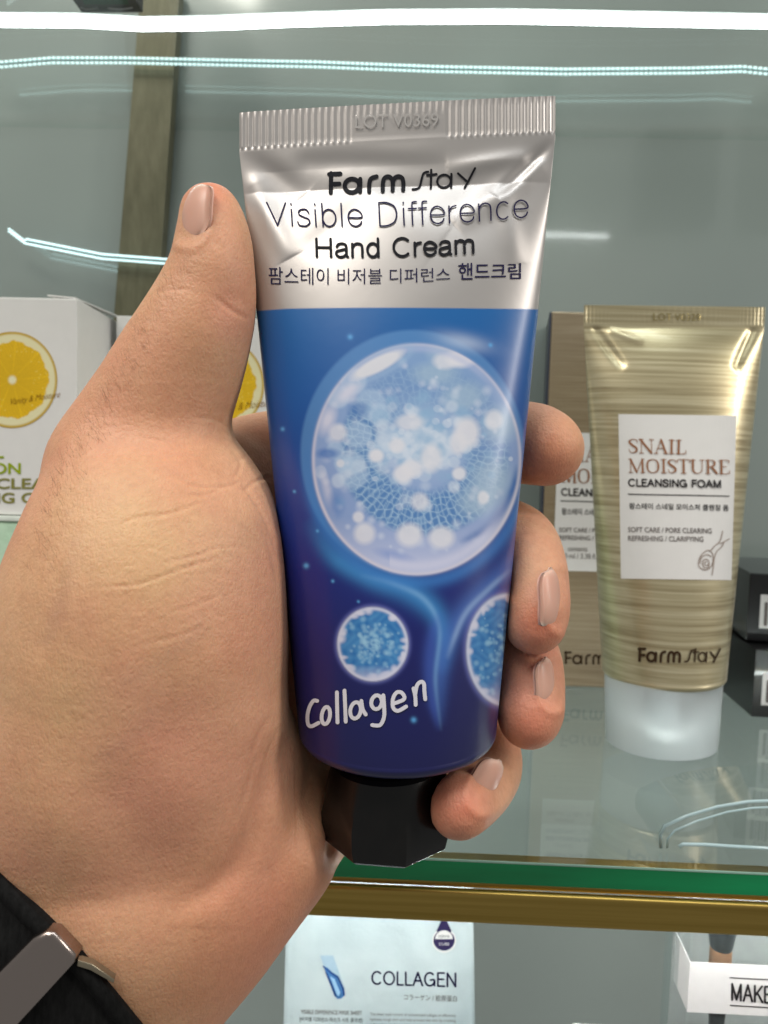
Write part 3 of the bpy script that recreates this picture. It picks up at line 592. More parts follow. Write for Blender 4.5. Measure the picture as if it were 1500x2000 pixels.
# ---- hand cream tube
TD = 13.9; topc = cs(776, 204, TD); pxc = FP / TD      # px per cm at the tube
def disp_hand(X, Y, front, Yr):
    d = np.zeros_like(X); seal = Yr < .66
    ribs = .010 * np.sin(X * 2 * math.pi / .118); plate = (np.abs(X - .02) < .86)
    d += np.where(seal & ~plate, ribs, 0) * (Yr > .03)
    d += np.where(seal & plate & ((Yr < .17)), ribs, 0)
    f = (front > 0) & (Yr > .72); g = np.where(f, 1.0, 0.0) * np.clip((Yr - .72) / .4, 0, 1) * np.clip(front * 2, 0, 1)
    k = bumpline(X, Y, (2.75, .72), (1.75, 1.75), .11, -.11) + bumpline(X, Y, (2.55, 1.15), (1.0, 2.3), .22, .09) + bumpline(X, Y, (2.2, .95), (.9, 1.2), .16, .06)
    k = k + bumpline(X, Y, (-2.75, .8), (-1.7, 1.7), .22, -.07) + bumpline(X, Y, (-2.6, 1.5), (-1.9, 2.9), .2, .08) + bumpline(X, Y, (-1.6, 1.0), (.9, 1.1), .22, -.06)
    k = k + bumpline(X, Y, (-.9, 1.5), (.8, 2.6), .5, .05) + bumpline(X, Y, (-1.4, 2.6), (-.4, 1.7), .25, -.04) + bumpline(X, Y, (1.9, 1.8), (2.1, 3.0), .2, .05)
    k = k + .02 * np.sin(X * 2.1 + 1.3 * np.sin(Y * 1.7)) * np.sin(Y * 1.9 + X) * np.clip(1 - (Y - .7) / 3.5, 0, 1)
    return d + k * g * .72
V, F, n, m_, TX, TY, ty0, tyb, P = tube_mesh(topc, EXc, EYc, EZc, 2.86, 1.775, 10.5, .62, 620, 330, 60, tilt=.053, disp=disp_hand, shear=.13)
HT = thing('hand_cream_tube', 'silver and blue hand cream tube with a black cap, held upright in the hand', 'tube', cs(757, 1700, TD))
px_, py_, _ = world2px(V)
def art(x, y):
    N = len(x); out = np.zeros((N, 3)); met = np.ones(N)
    def L(c): return np.array(lin(c))
    stops = [(600, (10, 96, 164)), (780, (10, 82, 156)), (950, (10, 56, 138)), (1120, (12, 32, 116)), (1300, (16, 22, 92)), (1500, (14, 17, 74))]
    ys = [s_[0] for s_ in stops]; cc = np.array([L(s_[1]) for s_ in stops]); blue = np.stack([np.interp(y, ys, cc[:, k]) for k in range(3)], 1)
    def over(c, col, al): return c * (1 - al[:, None]) + np.array(col)[None] * al[:, None]
    def g(cx, cy, rx, ry, rot=0):
        c_, s_ = math.cos(R(rot)), math.sin(R(rot)); X = ((x - cx) * c_ + (y - cy) * s_) / rx; Y = (-(x - cx) * s_ + (y - cy) * c_) / ry; return np.hypot(X, Y)
    c = blue.copy()
    def curve(c, pts, wd, col, al, fade=True):
        P = np.array(pts, float); T = []
        for i in range(len(P) - 1):
            p0, p1, p2, p3 = P[max(i - 1, 0)], P[i], P[i + 1], P[min(i + 2, len(P) - 1)]
            for t in np.linspace(0, 1, 12, endpoint=False): T.append(.5 * ((2 * p1) + (-p0 + p2) * t + (2 * p0 - 5 * p1 + 4 * p2 - p3) * t * t + (-p0 + 3 * p1 - 3 * p2 + p3) * t ** 3))
        T.append(P[-1]); T = np.array(T); sel = (x > T[:, 0].min() - 60) & (x < T[:, 0].max() + 60) & (y > T[:, 1].min() - 60) & (y < T[:, 1].max() + 60)
        xs_, ys_ = x[sel], y[sel]; best = np.full(len(xs_), 1e9); tt = np.zeros(len(xs_))
        for i in range(len(T) - 1):
            d = T[i + 1, :2] - T[i, :2]; q = np.clip(((xs_ - T[i, 0]) * d[0] + (ys_ - T[i, 1]) * d[1]) / (d @ d + 1e-9), 0, 1)
            dd = np.hypot(xs_ - T[i, 0] - q * d[0], ys_ - T[i, 1] - q * d[1]) / (T[i, 2] if T.shape[1] > 2 else wd); u = dd < best; best[u] = dd[u]; tt[u] = (i + q[u]) / (len(T) - 1)
        a_ = np.exp(-best ** 2) * al * (np.clip(np.minimum(tt, 1 - tt) * 5, 0, 1) if fade else 1)
        c = c.copy(); c[sel] = c[sel] * (1 - a_[:, None]) + np.array(col)[None] * a_[:, None]; return c
    # flowing ribbons below the big sphere
    c = curve(c, [(600, 1010, 16), (650, 1085, 18), (720, 1128, 20), (800, 1155, 24), (852, 1200, 20), (868, 1260, 16), (858, 1320, 12)], 20, L((60, 140, 205)), .75)
    c = curve(c, [(1030, 1020, 14), (1000, 1100, 18), (940, 1160, 22), (885, 1230, 22), (862, 1300, 18), (862, 1420, 8)], 20, L((66, 110, 190)), .7)
    c = curve(c, [(1000, 1110, 5), (950, 1155, 6), (905, 1205, 6), (872, 1290, 5)], 6, L((160, 190, 230)), .5)
    c = curve(c, [(700, 1122, 5), (770, 1140, 6), (830, 1172, 6), (858, 1230, 5), (850, 1330, 5), (862, 1430, 3)], 6, L((130, 180, 225)), .5)
    c = curve(c, [(860, 1190, 9), (842, 1260, 14), (840, 1340, 12), (858, 1430, 6)], 10, L((60, 90, 180)), .55)
    # big sphere
    halo = g(806, 884, 222, 243); c = over(c, L((96, 150, 205)), np.clip((1.0 - halo) / .03, 0, 1) * .55)
    hb = g(814, 897, 216, 240); c = over(c, L((60, 130, 205)), np.exp(-((hb - 1.0) / .06) ** 2) * .6 * np.clip((y - 840) / 160, 0, 1))
    r = g(814, 897, 205, 227); ins = r < 1
    body = np.repeat(L((136, 160, 206))[None], N, 0); up = np.clip((900 - y) / 240, 0, 1)
    body = body * (1 - .5 * up[:, None]) + L((112, 160, 200)) * .5 * up[:, None]
    dn = np.clip((y - 1010) / 90, 0, 1); body = body * (1 - dn[:, None]) + L((184, 192, 224)) * dn[:, None]
    # honeycomb
    idx = np.where(ins)[0]; pts = []
    for ring in range(2, 24):
        rad = 15 * ring ** .95; k = max(6, int(2 * math.pi * rad / (12.5 + ring * .5)))
        for j in range(k):
            t = 2 * math.pi * (j + .5 * (ring % 2)) / k + .1 * rng.random(); pts.append((835 + rad * math.cos(t) * 1.0 + rng.normal() * 1.2, 870 + rad * math.sin(t) * .93 + rng.normal() * 1.2))
    pts = np.array(pts); f1 = np.full(len(idx), 1e9); f2 = np.full(len(idx), 1e9)
    for qx, qy in pts:
        d = np.hypot(x[idx] - qx, y[idx] - qy); lo = np.minimum(d, f1); f2 = np.minimum(np.maximum(d, f1), f2); f1 = lo
    edge = np.exp(-((f2 - f1) / 2.4) ** 2); rr_ = np.hypot((x[idx] - 830), (y[idx] - 880)); ang = np.arctan2(y[idx] - 880, x[idx] - 830)
    zone = np.clip((rr_ - 70) / 25, 0, 1) * np.clip((172 - rr_) / 14, 0, 1) * (.35 + .65 * np.clip((y[idx] - 800 - (x[idx] - 830) * .35) / 60, 0, 1)); dark = L((70, 122, 180)); lightc = L((178, 208, 230))
    zb = body[idx]; zb = zb * (1 - .85 * zone[:, None]) + dark * .85 * zone[:, None]; fibr = np.clip(np.cos(64 * ang + .8 * np.sin(rr_ * .09)), 0, 1) ** 2 * zone * .35; zb = zb * (1 - fibr[:, None]) + lightc * fibr[:, None]; zl = edge * zone * .48; zb = zb * (1 - zl[:, None]) + lightc * zl[:, None]; body[idx] = zb
    sph = body
    def blob(c_, cx, cy, rx, ry, col, al, soft=.35, rot=0):
        q = g(cx, cy, rx, ry, rot); return over(c_, L(col), np.clip((1 - q) / soft, 0, 1) * al)
    for (bx, by, br) in ((660, 775, 26), (690, 745, 30), (725, 790, 34), (742, 810, 26), (700, 850, 30), (690, 925, 34), (672, 905, 22), (655, 880, 20), (690, 905, 26), (740, 890, 28), (780, 870, 30), (760, 860, 30)):
        sph = blob(sph, bx, by, br, br, (176, 200, 226), .55, .25)
    for (bx, by, ba, bbb) in ((905, 775, 56, 40), (975, 830, 50, 46), (960, 940, 60, 60), (930, 980, 50, 40), (850, 730, 60, 30), (870, 690, 44, 30), (1000, 1000, 30, 46)): sph = blob(sph, bx, by, ba, bbb, (160, 186, 210), .75, .6)
    sph = blob(sph, 830, 865, 120, 110, (176, 202, 226), .6, .8)
    rb = np.random.default_rng(11)
    for i in range(330):
        t = rb.random() * 6.283; q = abs(rb.normal()) * 62; br = rb.uniform(5, 19); bx, by = 832 + q * math.cos(t) * 1.1, 868 + q * math.sin(t) * .95
        sph = blob(sph, bx, by, br, br * rb.uniform(.8, 1.1), (206, 218, 234) if rb.random() < .6 else (140, 178, 212), rb.uniform(.25, .6), rb.uniform(.2, .9))
    for i in range(70):
        t = rb.random() * 6.283; q = rb.uniform(.62, .95); br = rb.uniform(4, 14); sph = blob(sph, 814 + 200 * q * math.cos(t), 897 + 222 * q * math.sin(t), br, br, (214, 222, 238), rb.uniform(.2, .5), .8)
    for (bx, by, br, br2, al) in ((912, 845, 30, 38, .9), (895, 865, 20, 28, .8), (788, 925, 24, 22, .9), (805, 915, 26, 22, .8), (842, 895, 26, 34, .8), (735, 890, 18, 16, .9), (775, 870, 20, 18, .8), (800, 825, 34, 20, .7),
                              (900, 700, 36, 22, .95), (870, 705, 30, 20, .7), (800, 1045, 32, 29, .85), (862, 1050, 32, 27, .85), (965, 820, 22, 24, .7), (820, 980, 22, 22, .7), (897, 925, 17, 17, .8), (944, 972, 14, 16, .8), (712, 1042, 26, 26, .8), (660, 845, 22, 22, .7), (700, 1010, 14, 14, .8), (665, 905, 10, 10, .7)):
        sph = blob(sph, bx, by, br, br2, (222, 222, 230), al, .45)
    for (bx, by, rx_, ry_, rot, al) in ((680, 765, 46, 20, -42, .75), (640, 820, 20, 40, 20, .8), (640, 960, 12, 60, -14, .5), (980, 1030, 30, 110, 32, .55)): sph = blob(sph, bx, by, rx_, ry_, (216, 214, 230), al, .8, rot)
    sph = blob(sph, 700, 800, 26, 20, (60, 110, 176), .6, .6); sph = blob(sph, 640, 886, 30, 14, (50, 105, 180), .7, .6); sph = blob(sph, 656, 985, 22, 34, (70, 120, 190), .55, .7); sph = blob(sph, 770, 1085, 50, 14, (110, 140, 205), .5, .7, 14)
    a_ = np.clip((1 - r) / .012, 0, 1); c = c * (1 - a_[:, None]) + sph * a_[:, None]
    # deep blue inner arc at the lower right and the pale rim
    c = curve(c, [(1010, 905, 5), (1004, 950, 8), (980, 1000, 9), (940, 1040, 9), (895, 1060, 6)], 8, L((30, 96, 170)), .9)
    rim = np.exp(-((r - .985) / .017) ** 2) * (.55 + .45 * np.clip((y - 700) / 300, 0, 1)); c = over(c, L((210, 206, 222)), rim * .85)
    rim2 = np.exp(-((r - .92) / .05) ** 2) * np.clip((y - 960) / 100, 0, 1) * (x > 760); c = over(c, L((206, 208, 232)), rim2 * .8)
    rim3 = np.exp(-((r - .95) / .03) ** 2) * np.clip((780 - y) / 60, 0, 1); c = over(c, L((176, 186, 222)), rim3 * .5)
    hl = g(738, 712, 66, 17, -27); c = over(c, L((220, 220, 226)), np.clip((1 - hl) / .35, 0, 1) * .9); hl = g(742, 712, 84, 26, -27); c = over(c, L((150, 180, 214)), np.clip((1 - hl) / .2, 0, 1) * .4 * (g(738, 712, 66, 17, -27) > 1))
    hl = g(905, 668, 50, 16, 12); c = over(c, L((190, 205, 228)), np.exp(-hl ** 2) * .6)
    # small spheres
    sm = np.random.default_rng(5)
    for (cx, cy, rx_, ry_) in ((728, 1258, 70, 73), (992, 1270, 82, 112)):
        r2 = g(cx, cy, rx_, ry_); q = (.5 + .5 * np.sin(x * .21 + 2 * np.sin(y * .13)) * np.sin(y * .19 + 1.7 * np.sin(x * .11)))
        body = L((40, 112, 178)) * (1 - q[:, None]) + L((74, 140, 196)) * q[:, None]
        for i in range(240):
            t = sm.random() * 6.283; u = abs(sm.normal()) * .42; br = sm.uniform(2.5, 8); 
            if u < 1.0: body = over(body, L((150, 196, 224) if sm.random() < .7 else (60, 118, 180)), np.clip((1 - g(cx + rx_ * u * math.cos(t), cy + ry_ * u * math.sin(t), br, br)) / .8, 0, 1) * .55)
        for i in range(26):
            t = sm.random() * 6.283; body = over(body, L((214, 214, 232)), np.clip((1 - g(cx + rx_ * .9 * math.cos(t), cy + ry_ * .9 * math.sin(t), sm.uniform(5, 13), sm.uniform(5, 12))) / .7, 0, 1) * .8)
        body = over(body, L((190, 196, 226)), np.clip((y - cy - ry_ * .55) / (ry_ * .3), 0, 1) * .55)
        a_ = np.clip((1 - r2) / .03, 0, 1); gl_ = np.exp(-((r2 - 1.03) / .06) ** 2) * .35; c = over(c, L((110, 120, 200)), gl_); c = c * (1 - a_[:, None]) + body * a_[:, None]
        c = over(c, L((212, 212, 230)), np.exp(-((r2 - .95) / .05) ** 2) * .85)
    for (sx, sy, sr) in ((684, 658, 5), (958, 674, 4), (598, 1105, 5), (808, 1406, 5), (552, 838, 4), (620, 1037, 3), (1000, 1150, 3), (650, 1135, 3), (575, 960, 3), (700, 1175, 2.5)):
        c = over(c, L((90, 165, 225)), np.exp(-(np.hypot(x - sx, y - sy) / sr) ** 2) * .9)
    edge_y = 604 - 3 * np.sin((x - 500) / 540 * math.pi * 1.0) + np.clip((560 - x) / 60, 0, 1) * 3
    s_ = np.clip((edge_y - y) / 2.0 + .5, 0, 1); silver = L((178, 174, 171)); out = c * (1 - s_[:, None]) + silver[None] * s_[:, None]; return out, s_
front = np.tile(np.concatenate([np.ones(330), np.zeros(60)]), m_) > 0
col = np.zeros((len(V), 3)); msk = np.zeros(len(V)); cF, mF = art(px_[front], py_[front]); col[front] = cF; msk[front] = mF
bY = TY[~front]; isS = bY < 3.73; col[~front] = np.where(isS[:, None], np.array(lin((174, 170, 167))), np.array(lin((20, 50, 138)))); msk[~front] = isS
tube_m = M('printed tube foil'); at_ = tube_m.n('ShaderNodeAttribute', attribute_name='Col'); am = tube_m.n('ShaderNodeAttribute', attribute_name='foil')
tube_m.l(at_.outputs['Color'], tube_m.b.inputs['Base Color'])
mr = tube_m.n('ShaderNodeMath', operation='MULTIPLY'); mr.inputs[1].default_value = .62; tube_m.l(am.outputs['Fac'], mr.inputs[0]); tube_m.l(mr.outputs[0], tube_m.b.inputs['Metallic'])
tube_m.rough(am.outputs['Fac'], .36, .40); tube_m.set(Coat_Weight=.28, Coat_Roughness=.2); tube_m.bump(tube_m.noise(1.1, det=3), .12, .05)
body = mk('tube_body', V, F, tube_m.m, HT, smooth=True); color_attr(body.data, 'Col', col); float_attr(body.data, 'foil', msk)
bv = bvh_of(body); navy = simple('navy print', (34, 30, 66), .35); blackp = simple('soft black print', (24, 24, 30), .35)
logo(((641, 334), (929, 329), (928, 376), (640, 381)), bv, blackp, HT, 8.2, 4.4, .012)
mono('Visible Difference', ((519, 396), (1031, 379), (1032, 425), (522, 440)), bv, navy, HT, 3.0, sag=9)
mono('Hand Cream', ((613, 467), (927, 460), (928, 495), (614, 502)), bv, blackp, HT, 5.2, sag=3)
lay_text('lettering', '팜스테이 비저블 디퍼런스', ((525, 521), (879, 523), (879, 549), (525, 556)), bv, navy, HT, sag=3, lift=.012, cell=6, offset=-.004)
lay_text('lettering', '핸드크림', ((895, 514), (1017, 514), (1017, 545), (895, 547)), bv, navy, HT, lift=.012, cell=6, offset=.006)
embm = M('embossed foil'); embm.set(Base_Color=lin((222, 218, 214)), Metallic=.7, Roughness=.25)
lay_text('embossed_lettering', 'LOT V0369', ((694, 226), (856, 222), (856, 247), (694, 252)), bv, embm.m, HT, lift=.03, offset=.0, cell=6)
def zz(pts): return [(520 + a / 2.381, 1120 + b / 2.381) for a, b in pts]
chalk = simple('chalky white print', (214, 212, 220), .45)
coll = [zz([(240, 592), (222, 592), (204, 622), (195, 662), (198, 700), (214, 710), (246, 694)]), zz(ell(280, 660, 19, 40, 0, 360, 14, 8)), zz([(331, 552), (332, 620), (334, 692)]), zz([(366, 544), (369, 615), (372, 688)]),
        zz(ell(417, 636, 24, 38, -50, 300, 14, 10)), zz([(444, 592), (450, 630), (464, 655)]), zz(ell(514, 598, 24, 32, -50, 300, 14, 10)), zz([(545, 566), (549, 620), (548, 668), (530, 704), (494, 704)]),
        zz([(588, 606), (640, 584), (632, 556), (608, 552), (590, 580), (590, 622), (612, 638), (650, 618)]), zz([(684, 534), (692, 570), (694, 610)]), zz([(692, 560), (700, 520), (718, 503), (732, 512), (734, 545), (738, 584)])]
lay_strokes('handwritten_lettering', coll, 7.4, bv, chalk, HT, .014)
# collar and cap
capm = M('black cap plastic'); capm.set(Roughness=.22, Specular_IOR_Level=.4); f = capm.noise(3); capm.l(capm.ramp(f, [(.3, (.003, .003, .003)), (.7, (.006, .0055, .005))]), capm.b.inputs['Base Color'])
cc = cs(757, 1476, TD) ; yax = EYc
def cappt(h): return cc + yax * h
Vc, Fc = lathe([(.70, -.35), (.74, -.1), (.8, .06), (.8, .18)], 64, cc, EXc, EZc, yax, cap=True); mk('collar', Vc, Fc, simple('dark collar plastic', (60, 58, 60), .3), HT, smooth=False, autosmooth=40)
ph = R(14.8 - 90 + 90); V = []; F = []; N8 = 64
def octr(r, t, k):   # blend from circle to octagon
    seg = math.pi / 4; tt = (t - ph_o) % seg - seg / 2; return r * ((1 - k) + k * math.cos(seg / 2) / math.cos(tt))
ph_o = R(90 - 14.8)
prof = [(.94, .02, 0), (1.0, .08, 0), (1.06, .3, 0), (1.14, .58, .2), (1.19, .76, .7), (1.215, .86, 1), (1.205, 1.16, 1), (1.15, 1.36, 1), (1.06, 1.43, 1), (.9, 1.44, 1)]
for r, h, k in prof:
    for i in range(N8):
        t = ph_o + 2 * math.pi * i / N8; q = octr(r, t, k); V.append((cappt(h + .13 * q * math.sin(t)) + EXc * q * math.cos(t) + EZc * q * math.sin(t))[:])
for j in range(len(prof) - 1):
    for i in range(N8): a = j * N8 + i; b = j * N8 + (i + 1) % N8; F.append((a, b, b + N8, a + N8))
F.append(tuple(range(N8))[::-1]); F.append(tuple((len(prof) - 1) * N8 + i for i in range(N8)))
mk('cap', V, F, capm.m, HT, autosmooth=22, label='black faceted screw cap, wider at its lower end')
# ---- gold cleansing foam tube on the shelf
base = on_z(1290, 1446); SD = base.y
g_m = M('brushed gold tube'); g_m.set(Metallic=.62, Coat_Weight=.4, Coat_Roughness=.1)
f = g_m.noise(4, scale=(.03, .1, 2.0), det=6, rough=.62); g_m.l(g_m.ramp(f, [(0.34, lin((174, 159, 124))), (0.48, lin((200, 187, 150))), (0.64, lin((221, 210, 176)))]), g_m.b.inputs['Base Color']); g_m.rough(f, .22, .42); g_m.bump(f, .14, .02)
ST = thing('cleanser_tube', 'gold brushed cleansing foam tube standing cap down on the glass shelf', 'tube', base)
tt_ = at(1318, 598, SD); ax = (tt_ - base).normalized(); Ltot = (tt_ - base).length
sdist = (at(1318, 598, SD) - EYE).dot(MC @ Vector((0, 0, -1))); ppc = FP / sdist
exs = Vector((1, .05, 0)); exs = (exs - ax * exs.dot(ax)).normalized(); ezs = exs.cross(ax).normalized()
if ezs.y > 0: ezs = -ezs
def disp_gold(X, Y, front, Yr):
    d = np.where(Yr < .62, .012 * np.sin(X * 2 * math.pi / .13), 0) * (Yr > .03); g = np.where((front > 0) & (Yr > .75), 1.0, 0) * np.clip(front * 2, 0, 1)
    k = bumpline(X, Y, (2.75, .8), (1.9, 2.2), .15, -.10) + bumpline(X, Y, (-2.75, .8), (-1.9, 2.2), .15, -.12) + bumpline(X, Y, (-2.2, .9), (-1.2, 1.3), .12, .07); return d + k * g
a0s = 178 / ppc; a1s = 119 / ppc; caph = 2.65
Vg, Fg, n2, m2, *_r = tube_mesh(tt_, exs, -ax, ezs, a0s, a1s, Ltot - .6 - .1 - caph + .1, .6, 160, 120, 40, disp=disp_gold, shoulder=.5)
gb = mk('tube_body', Vg, Fg, g_m.m, ST, smooth=True)
frost = see_through('frosted translucent cap', (.80, .84, .86), rough=.25, ior=1.45, solid=lin((226, 232, 234)), solid_fac=.42)
rc = 112 / ppc; Vc, Fc = lathe([(rc * .97, 0), (rc * .985, .03), (rc * 1.0, .4), (rc * 1.03, caph - .1), (rc * 1.0, caph), (.3, caph)], 72, base, exs, Vector((0, 1, 0)), ax, cap=True); mk('cap', Vc, Fc, frost, ST, autosmooth=35, label='frosted translucent flip cap')
Vc, Fc = lathe([(.5, .1), (.62, .15), (.62, caph - .1), (.5, caph)], 40, base, exs, Vector((0, 1, 0)), ax); mk('inner_nozzle', Vc, Fc, simple('milky plastic', (214, 222, 222), .4), ST, autosmooth=40)
bv = bvh_of(gb)
lay_poly('paper_label', ((1208, 809), (1438, 812), (1428, 1133), (1213, 1130)), bv, white_card, ST, 30, 8, .012)
cop = bpy.data.materials['copper print']; L2 = .03
roman('SNAIL', ((1226, 857), (1340, 860), (1339, 887), (1227, 885)), bv, cop, ST, L2)
roman('MOISTURE', ((1226, 896), (1424, 899), (1424, 926), (1227, 923)), bv, cop, ST, L2)
mono('CLEANSING FOAM', ((1227, 936), (1407, 939), (1407, 952), (1227, 949)), bv, ink, ST, 2.9, lift=L2)
lay_strokes('print_rule', [[(1227, 965), (1270, 966), (1330, 967), (1380, 968), (1423, 969)]], 1.8, bv, ink, ST, L2)
lay_text('lettering', '팜스테이 스네일 모이스처 클렌징 폼', ((1229, 982), (1422, 986), (1422, 998), (1229, 994)), bv, ink, ST, offset=.012, lift=L2, cell=12)
lay_text('lettering', 'SOFT CARE / PORE CLEARING', ((1227, 1029), (1389, 1032), (1389, 1042), (1227, 1039)), bv, ink_grey, ST, offset=.012, lift=L2, cell=12)
lay_text('lettering', 'REFRESHING / CLARIFYING', ((1227, 1046), (1373, 1048), (1373, 1058), (1227, 1056)), bv, ink_grey, ST, offset=.012, lift=L2, cell=12)
def sz(pts): return [(1180 + a / 5., 780 + b / 5.) for a, b in pts]
lay_strokes('snail_drawing', [sz(s) for s in ([(1152, 1285), (1140, 1340), (1118, 1395), (1075, 1430), (1035, 1475), (1000, 1475), (945, 1520), (918, 1590), (930, 1640), (985, 1665), (1040, 1630), (1060, 1560), (1050, 1500), (1020, 1475)],
    [(1215, 1362), (1165, 1390), (1125, 1410)], [(1165, 1392), (1140, 1440), (1090, 1490), (1070, 1560), (1060, 1640), (1048, 1715)], [(930, 1600), (950, 1540), (1000, 1515), (1040, 1535)],
    [(1020, 1600), (1010, 1640), (970, 1640), (955, 1590), (985, 1560), (1015, 1575), (1015, 1610), (985, 1620), (975, 1595), (995, 1585)])], 1.5, bv, simple('taupe print', (150, 130, 118), .5), ST, L2)
lay_text('embossed_lettering', 'LOT V0329', ((1276, 612), (1368, 613), (1368, 627), (1276, 626)), bv, simple('gold emboss', (176, 160, 110), .3, metallic=.7), ST, lift=.02, cell=12)
logo(((1247, 1263), (1406, 1267), (1403, 1300), (1246, 1292)), bv, bpy.data.materials['dark brown print'], ST, 5.2, 3.0, L2)
# ---- clear plastic tray at lower right
clear = see_through('clear plastic', (.93, .96, .96), rough=.03, ior=1.5, solid=lin((190, 205, 205)), solid_fac=.04)
rimm = M('clear plastic rim'); rimm.set(Base_Color=lin((196, 222, 226)), Roughness=.08, Coat_Weight=1.0, Alpha=.8)
tc0 = on_z(1290, 1662)
tray = thing('plastic_tray', 'clear plastic tray with a curved rim standing on the shelf at the lower right', 'tray', tc0)
DT = tc0.y
out1 = [(1291, 1656), (1290, 1630), (1298, 1613), (1340, 1594), (1400, 1576), (1460, 1566), (1560, 1562)]
in1 = [(1303, 1656), (1304, 1638), (1318, 1622), (1360, 1604), (1420, 1586), (1470, 1578), (1560, 1575)]
sl_ = Vector((0, 1.6, 0))
for P_, r_ in ((out1, .045), (in1, .03)):
    V, F = tube_path([at(x, y, DT) for x, y in P_], r_, 8); mk('rim', V, F, rimm.m, tray, smooth=True)
V, F = tube_path([at(x, y, DT - .4) for x, y in ((1326, 1654), (1334, 1649), (1380, 1650), (1440, 1654), (1560, 1660))], .05, 8); mk('front_rim', V, F, rimm.m, tray, smooth=True)
V = [at(x, y, DT)[:] for x, y in out1] + [(at(x, y, DT) + Vector((0, 2.2, 0)))[:] for x, y in out1] ; k = len(out1)
mk('shell', V, [(i, i + 1, i + 1 + k, i + k) for i in range(k - 1)], clear, tray, smooth=True)
# ================================================================== BELOW THE SHELF
film = M('glossy printed film'); film.set(Roughness=.22, Coat_Weight=.8, Coat_Roughness=.08)
f = film.noise(.35, det=3); film.l(film.ramp(f, [(0.3, lin((186, 202, 206))), (0.7, lin((208, 220, 222)))]), film.b.inputs['Base Color']); film.bump(film.noise(.8, det=4), .35, .12)
DS = 25.0
def sachet(name, label, c, DS, mat):
    TL, TR, BR, BL = [at(*q, DS) for q in c]; t = thing(name, label, 'sachet', BL.lerp(BR, .5)); nx, ny = 44, 40; V = []; F = []
    for side in (1, -1):
        for j in range(ny + 1):
            for i in range(nx + 1):
                u, v = i / nx, j / ny; p_ = (TL.lerp(TR, u)).lerp(BL.lerp(BR, u), v); e = min(u, 1 - u) * 7.5; e2 = min(v, 1 - v) * 9; q = min(1, max(0, e - .25)) * min(1, max(0, e2 - .25))
                b_ = .28 * (q ** .5) + .03 * math.sin(u * 23 + 5 * v) * math.sin(v * 19) * q
                V.append((p_ + Vector((0, -side * (b_ + .015), 0)))[:])
    k = (nx + 1) * (ny + 1)
    for s_ in (0, 1):
        for j in range(ny):
            for i in range(nx):
                a = s_ * k + j * (nx + 1) + i; q = (a, a + nx + 1, a + nx + 2, a + 1); F.append(q if s_ == 0 else q[::-1])
    bd = [i for i in range(nx + 1)] + [j * (nx + 1) + nx for j in range(1, ny + 1)] + [ny * (nx + 1) + i for i in range(nx - 1, -1, -1)] + [j * (nx + 1) for j in range(ny - 1, 0, -1)]
    for i in range(len(bd)): a, b = bd[i], bd[(i + 1) % len(bd)]; F.append((a, b, b + k, a + k))
    return t, mk('pouch', V, F, mat, t, smooth=True)
sc, so = sachet('mask_sachet', 'pale blue collagen mask sachet with a test tube picture, below the brass rail', ((562, 1700), (924, 1716), (930, 2240), (548, 2220)), DS, film.m)
bv = bvh_of(so)
mono('COLLAGEN', ((725, 1897), (892, 1900), (892, 1926), (725, 1921)), bv, navy, sc, 3.4, lift=.02)
lay_text('lettering', 'コラーゲン / 胶原蛋白', ((789, 1941), (892, 1944), (892, 1956), (789, 1952)), bv, ink_grey, sc, lift=.02)
lay_text('lettering', 'VISIBLE DIFFERENCE MASK SHEET', ((588, 1971), (707, 1974), (707, 1982), (588, 1979)), bv, ink_grey, sc, lift=.02)
lay_text('lettering', '[비저블 디퍼런스 마스크 시트 콜라겐]', ((586, 1985), (708, 1988), (708, 1998), (586, 1995)), bv, ink, sc, lift=.02)
for i, s_ in enumerate(('This sheet mask consists of concentrated collagen to effectively', 'hydrate rough skin and help protect the skin by creating', 'a barrier to keep skin moist')):
    lay_text('lettering', s_, ((723, 1977 + 10 * i), (890 - 60 * (i == 2), 1980 + 10 * i), (890 - 60 * (i == 2), 1987 + 10 * i), (723, 1984 + 10 * i)), bv, ink_grey, sc, lift=.02)
# drop badge
def poly(name, pts, bvh, mat, parent, lift):
    lay(name, pts, [tuple(range(len(pts)))], bvh, mat, parent, lift=lift, cell=4)
cx, cy = 867, 1835
drop = [(867, 1786)] + [(867 + 21 * math.sin(t), 1835 - 21 * math.cos(t)) for t in np.linspace(R(55), R(305), 24)]
poly('drop_badge', drop, bv, simple('violet navy print', (52, 44, 84), .4), sc, .02)
poly('badge_top', [(cx + 17 * math.cos(t), 1833 + 17 * math.sin(t)) for t in np.linspace(R(180), R(360), 16)], bv, white_card, sc, .03)
lay_strokes('badge_ring', [ell(cx, 1836, 22, 22, -50, 230, 20)], 2.5, bv, white_card, sc, .034)
lay_text('lettering', 'DERMA', rect(856, 1825, 878, 1830), bv, navy, sc, lift=.036); lay_text('lettering', 'CUBE', rect(857, 1840, 877, 1845), bv, white_card, sc, lift=.036)
